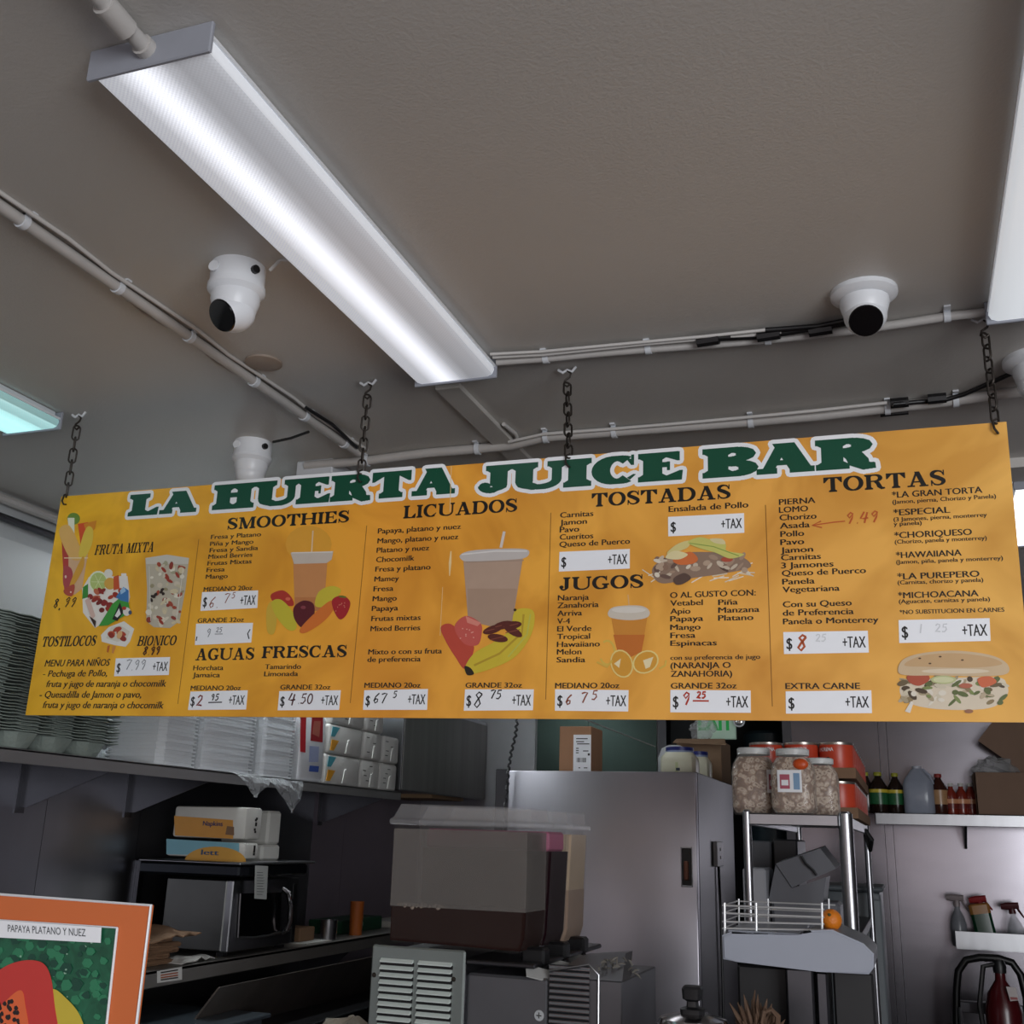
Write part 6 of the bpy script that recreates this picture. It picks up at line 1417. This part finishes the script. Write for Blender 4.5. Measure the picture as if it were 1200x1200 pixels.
# steel pot with black knob
p = G(812, 1187, Y=2.4); t = thing('steel_pot', 'round steel lidded pot with a black knob at the bottom edge below the refrigerator', 'pot', (p.x, p.y, .86))
r = 38/FPX*2.42; zt_ = p.z
m = MB(M_steel); m.lathe([(r*.95, .86-zt_), (r, .88-zt_), (r, -.05), (r*1.02, -.045), (0, -.045)], (p.x, p.y, zt_), n=36); m.build('body', t)
m = MB(mat('polished_lid_steel', '#b5b0b0', rough=.16, metal=1)); m.lathe([(r*1.04, -.04), (r*1.04, -.026), (r*.92, -.01), (r*.5, -.001), (0, 0)], (p.x, p.y, zt_), n=40); m.build('lid', t)
m = MB(M_black); m.lathe([(.023, -.002), (.024, .008), (.012, .012), (.011, .022), (.019, .027), (.0205, .046), (.017, .051), (0, .051)], (p.x, p.y, zt_), n=20, sq=5); m.build('knob', t)

# ================================================================ BACK WALL, RIGHT OF THE DOORWAY
WY = YB-.30
sz = G(1100, 954, Y=WY).z
t = thing('wall_shelf', 'stainless shelf on the back wall carrying bottles, a clear jug and a cardboard box', 'shelf', (.6, YB-.15, sz-.06))
x0_ = G(1026, 958, Y=WY).x
m = MB(M_steel); m.box((x0_, WY, sz-.004), (3.0, YB-.013, sz)); m.box((x0_, WY-.004, sz-.058), (3.0, WY, sz), 0, .002); m.build('shelf_board', t)
for px in (1131, ):
    bx = G(px, 975, Y=WY+.05).x; m = MB(mat('black_bracket', '#1c1c1e', rough=.4)); m.prism([(bx, YB-.014, sz-.005), (bx, WY+.03, sz-.005), (bx, WY+.05, sz-.06), (bx, YB-.05, sz-.17), (bx, YB-.014, sz-.17)], (.012, 0, 0)); m.build('bracket', t)
bx = 2.4; m = MB(M_dsteel); m.prism([(bx, YB-.014, sz-.005), (bx, WY+.03, sz-.005), (bx, YB-.014, sz-.17)], (.012, 0, 0)); m.build('bracket', t)
def bottle(name, px, pt_, wpx, Y, label, body, cap, lab=None, shape='round', base=None, group=None, cat='bottle'):
    zb_ = sz if base is None else base; x = G(px, 950, Y=Y).x; h = G(px, pt_, Y=Y).z-zb_; r = wpx/2/FPX*Y; o = (x, Y, zb_)
    t = thing(name, label, cat, o, group=group)
    m = MB(body)
    if shape == 'round': pr = [(r*.9, 0), (r, .012), (r, h*.52), (r*.92, h*.66), (r*.5, h*.82), (r*.34, h*.88), (r*.34, h*.93)]
    else: pr = [(r*.9, 0), (r, .01), (r*.9, h*.25), (r, h*.5), (r*.9, h*.66), (r*.5, h*.8), (r*.4, h*.84), (r*.4, h*.9)]
    m.lathe(pr, o, n=24); m.build('bottle', t)
    m = MB(cap); m.lathe([(r*.42, h*.91), (r*.42, h*.985), (r*.38, h), (0, h)], o, n=18); m.build('cap', t)
    if lab:
        m = MB(*[l[0] for l in lab])
        for i, (mt, a_, b_) in enumerate(lab): m.lathe([(r*1.01+.0006*i, h*a_), (r*1.01+.0006*i, h*b_)], o, n=24, m=i)
        m.build('bottle_label', t)
    return t
M_cola = mat('dark_brown_bottle', '#22150f', rough=.15); M_ycap = mat('yellow_green_cap', '#9c9a2e', rough=.4)
Lb = [(ink('#1f5a34'), .22, .58), (ink('#c9b43a'), .5, .58)]
bY = WY+.13
bottle('sauce_bottle', 1031, 905, 20, bY, 'left of the two green-labelled dark bottles on the back shelf', M_cola, M_ycap, Lb, group='dark bottles with green labels')
bottle('sauce_bottle', 1051, 906, 17, bY, 'right one of the two green-labelled dark bottles, nearest the clear jug', M_cola, M_ycap, Lb, group='dark bottles with green labels')
bottle('sauce_bottle', 1017, 905, 14, bY+.02, 'dark bottle at the far left end of the back shelf, behind the cans', M_cola, M_ycap, None, base=sz)
# clear jug
x = G(1078, 950, Y=bY).x; h = G(1078, 898, Y=bY).z-sz; r = 15.5/FPX*bY
t = thing('plastic_jug', 'clear gallon jug of water between the dark bottles and the brown bottle', 'jug', (x, bY, sz))
m = MB(clear('milky_jug_plastic', '#a3a9b8', .72, .2)); m.lathe([(r*.92, 0), (r, .01), (r, h*.6), (r*.9, h*.7), (r*.4, h*.92), (r*.3, h*.95)], (x, bY, sz), n=28, sq=5); m.build('body', t)
m = MB(mat('milky_cap', '#a9aab4', rough=.4)); m.lathe([(r*.32, h*.95), (r*.32, h), (0, h)], (x, bY, sz), n=18); m.build('cap', t)
m = MB(clear('milky_jug_plastic', '#a3a9b8', .72, .2)); m.tube([(x+r*.35, bY-.01, sz+h*.93), (x+r*.8, bY-.02, sz+h*.8), (x+r*.98, bY-.02, sz+h*.62)], .008, 0, 8); m.build('handle', t)
bottle('syrup_bottle', 1102, 907, 18, bY, 'brown bottle with a red cap and tan label, right of the clear jug', mat('brown_glass', '#3a1c14', rough=.15), mat('dull_red_cap', '#8a2a24', rough=.4), [(ink('#a8825c'), .25, .6)])
M_redb = mat('red_sauce', '#7a2a1e', rough=.2); M_wcap = mat('white_cap', '#c6c4be', rough=.4)
for i, (px, pt_) in enumerate(((1116, 918), (1128, 918), (1139, 918))):
    bottle('hot_sauce_bottle', px, pt_, 12.5, bY+.01*i, ('left', 'middle', 'right')[i]+' of the three small red sauce bottles beside the cardboard box', M_redb, M_wcap, [(ink('#6a1f1a'), .2, .5), (ink('#c98f6a'), .36, .5)], 'waist', group='small red sauce bottles')
bottle('hot_sauce_bottle', 1150, 919, 11, bY+.03, 'red sauce bottle tucked against the cardboard box', M_redb, M_redb, None, 'waist')
# cardboard box with a raised flap and a bag
cY = WY+.03; a = G(1146, 955, Y=cY); b = G(1146, 905, Y=cY)
t = thing('cardboard_box', 'open brown cardboard box with a raised flap, right end of the back shelf', 'box', (a.x+.2, cY+.1, sz))
M_bc = mat('brown_open_carton', '#7a6150', rough=.8, noise=.08)
X0, X1 = a.x, a.x+.46
m = MB(M_bc)
for q in (((X0, cY, sz), (X1, cY+.005, b.z)), ((X0, cY+.22, sz), (X1, cY+.225, b.z)), ((X0, cY, sz), (X0+.005, cY+.225, b.z)), ((X1-.005, cY, sz), (X1, cY+.225, b.z)), ((X0, cY, sz), (X1, cY+.225, sz+.005))): m.box(*q)
m.build('carton', t)
P = [G(x, y, Y=cY+.1) for x, y in ((1146, 868), (1162, 847), (1215, 835), (1200, 880), (1183, 894))]
m = MB(M_bc); m.prism(P, (.0, .006, .0)); m.prism([P[3], P[4], Vector((P[4].x, cY+.11, b.z)), Vector((P[4].x+.15, cY+.11, b.z))], (0, .006, 0)); m.build('flap', t)
p = G(1166, 897, Y=cY+.1); crumple('plastic_bag', 'crumpled clear bag sticking out of the open box on the back shelf', 'bag', (p.x, cY+.11, p.z-.01), .12, .06, 9, clear('grey_clear_film', '#a9a9a9', .5, .12))
# wall bin with spray bottles
gy = YB-.24; a = G(1121, 1112, Y=gy); b = G(1121, 1091, Y=gy)
t = thing('wall_bin', 'shallow stainless wall bin holding spray bottles at the right edge', 'bin', (a.x+.3, YB-.1, a.z))
X0, X1 = a.x, a.x+.75
m = MB(M_steel); m.box((X0, gy, a.z), (X1, gy+.004, b.z), 0, .001); m.box((X0, gy, a.z), (X1, YB-.013, a.z+.004)); m.box((X0, gy, a.z), (X0+.004, YB-.013, b.z)); m.box((X1-.004, gy, a.z), (X1, YB-.013, b.z)); m.build('trough', t)
GZ = a.z+.0045
def spray(px, pt_, label, body, head, tilt_=0):
    x = G(px, 1080, Y=gy+.08).x; h = G(px, pt_, Y=gy+.08).z-GZ; o = Vector((x, gy+.08, GZ)); ax = Vector((tilt_, 0, 1)).normalized(); s = ax.cross(Vector((0, 1, 0))).normalized()*-1
    t = thing('spray_bottle', label, 'spray bottle', o); r = .04
    m = MB(body); m.lathe([(r*.9, .004), (r, .02), (r, h*.42), (r*.75, h*.56), (r*.34, h*.68), (r*.32, h*.76)], o, ax, 22); m.build('bottle', t)
    m = MB(head); m.lathe([(r*.42, h*.74), (r*.42, h*.82)], o, ax, 16); c = o+ax*(h*.9); e = Vector((1, 0, 0)) if tilt_ == 0 else s
    m.tube([c-e*.05, c-e*.02, c+e*.035], [.014, .019, .016], 0, 10); m.tube([o+ax*h*.8, c], .014, 0, 10); m.build('spray_head', t)
    m = MB(head); m.tube([c+e*.02, c+e*.035-ax*.03, c+e*.05-ax*.06], [.006, .006, .004], 0, 7); m.build('trigger', t)
spray(1123, 1046, 'milky spray bottle at the left end of the wall bin', clear('milky_spray_plastic', '#7f8288', .75, .25), mat('grey_spray_head', '#8a7f80', rough=.4))
spray(1160, 1047, 'clear spray bottle with a red head, leaning left in the wall bin', clear('clear_spray_plastic', '#8f969c', .4, .1), mat('red_spray_head', '#8a1f24', rough=.4), -.18)
spray(1192, 1056, 'clear spray bottle with a dark red head, at the right edge in the wall bin', clear('clear_spray_plastic', '#8f969c', .4, .1), mat('dark_red_spray_head', '#4a1a1e', rough=.4), -.1)
x = G(1149, 1080, Y=gy+.07).x; h = G(1145, 1058, Y=gy+.07).z-GZ; ax = Vector((-.16, 0, 1)).normalized()
t = thing('oil_can', 'green tin with an orange top between two spray bottles', 'tin', (x+.03, gy+.06, GZ))
m = MB(mat('dark_green_tin', '#123a26', rough=.25)); m.lathe([(.05, .008), (.05, h*.78)], (x+.03, gy+.06, GZ), ax, 20, sq=6); m.build('tin', t)
m = MB(mat('orange_tin_top', '#9a6a34', rough=.4)); m.lathe([(.051, h*.78), (.051, h*.97), (.045, h), (0, h)], (x+.03, gy+.06, GZ), ax, 20, sq=6); m.build('lid', t)
# folding step ladder with black hoop
ly = YB-.42
t = thing('step_ladder', 'folding step ladder with a black hoop handle, lower right corner', 'ladder', (G(1165, 1150, Y=ly).x, ly, 0))
hp = [(1122, 1330), (1121, 1200), (1121, 1160), (1123, 1138), (1132, 1125), (1148, 1122), (1170, 1123), (1186, 1128), (1196, 1142), (1203, 1170), (1206, 1330)]
P = [G(x, y, Y=ly) for x, y in hp]; P[0].z = .02; P[-1].z = .02
m = MB(mat('black_tube_paint', '#101012', rough=.4)); m.tube(P, .018, 0, 12); m.build('hoop_frame', t)
zz = G(1150, 1182, Y=ly).z
m = MB(M_dsteel); m.box((P[1].x+.02, ly-.03, zz-.02), (P[-2].x-.02, ly+.03, zz+.03), 0, .004); m.build('brace', t)
for f in (.72, .42, .16):
    m = MB(M_dsteel); m.box((P[1].x+.01, ly-.16, zz*f-.015), (P[-2].x-.01, ly+.02, zz*f+.015), 0, .005); m.build('step', t)
m = MB(M_steel)
for x in (P[1].x+.02, P[-2].x-.02): m.tube([(x, ly-.02, zz), (x, ly-.18, .01)], .012, 0, 8)
m.build('front_leg', t)
# fire extinguisher
ex = YB-.76; c = G(1176, 1185, Y=ex); rr = 17/FPX*ex
t = thing('fire_extinguisher', 'dark red fire extinguisher in front of the step ladder', 'fire extinguisher', (c.x, ex, 0))
zt_ = G(1176, 1124, Y=ex).z
m = MB(mat('dark_red_enamel', '#4a0d12', rough=.25)); m.lathe([(rr*.9, .02-zt_), (rr, .04-zt_), (rr, -.22), (rr*.8, -.15), (rr*.3, -.09), (rr*.28, -.05)], (c.x, ex, zt_), n=26); m.tube([(c.x, ex, 0), (c.x, ex, .022)], rr*.9, 0, 20); m.build('cylinder', t)
m = MB(M_black); m.lathe([(.028, -.06), (.03, -.03), (.022, -.005), (0, 0)], (c.x, ex, zt_), n=16); m.tube([(c.x-.0, ex, zt_-.02), (c.x-.07, ex-.02, zt_-.035), (c.x-.1, ex-.02, zt_-.2), (c.x-.075, ex-.05, zt_-.5)], .012, 0, 8); m.build('valve_hose', t)
m = MB(mat('white_tag', '#b9b0ae', rough=.5), ink('#8a2a2a')); q = G(1186, 1165, Y=ex-rr-.004); m.prism([q+Vector((-.022, 0, .03)), q+Vector((.02, .0, .028)), q+Vector((.024, 0, -.024)), q+Vector((-.01, 0, -.03))], (0, .002, 0)); m.prism([q+Vector((-.01, -.001, -.012)), q+Vector((.02, -.001, -.012)), q+Vector((.022, -.001, -.022)), q+Vector((-.008, -.001, -.024))], (0, .0008, 0), 1); m.build('inspection_tag', t)
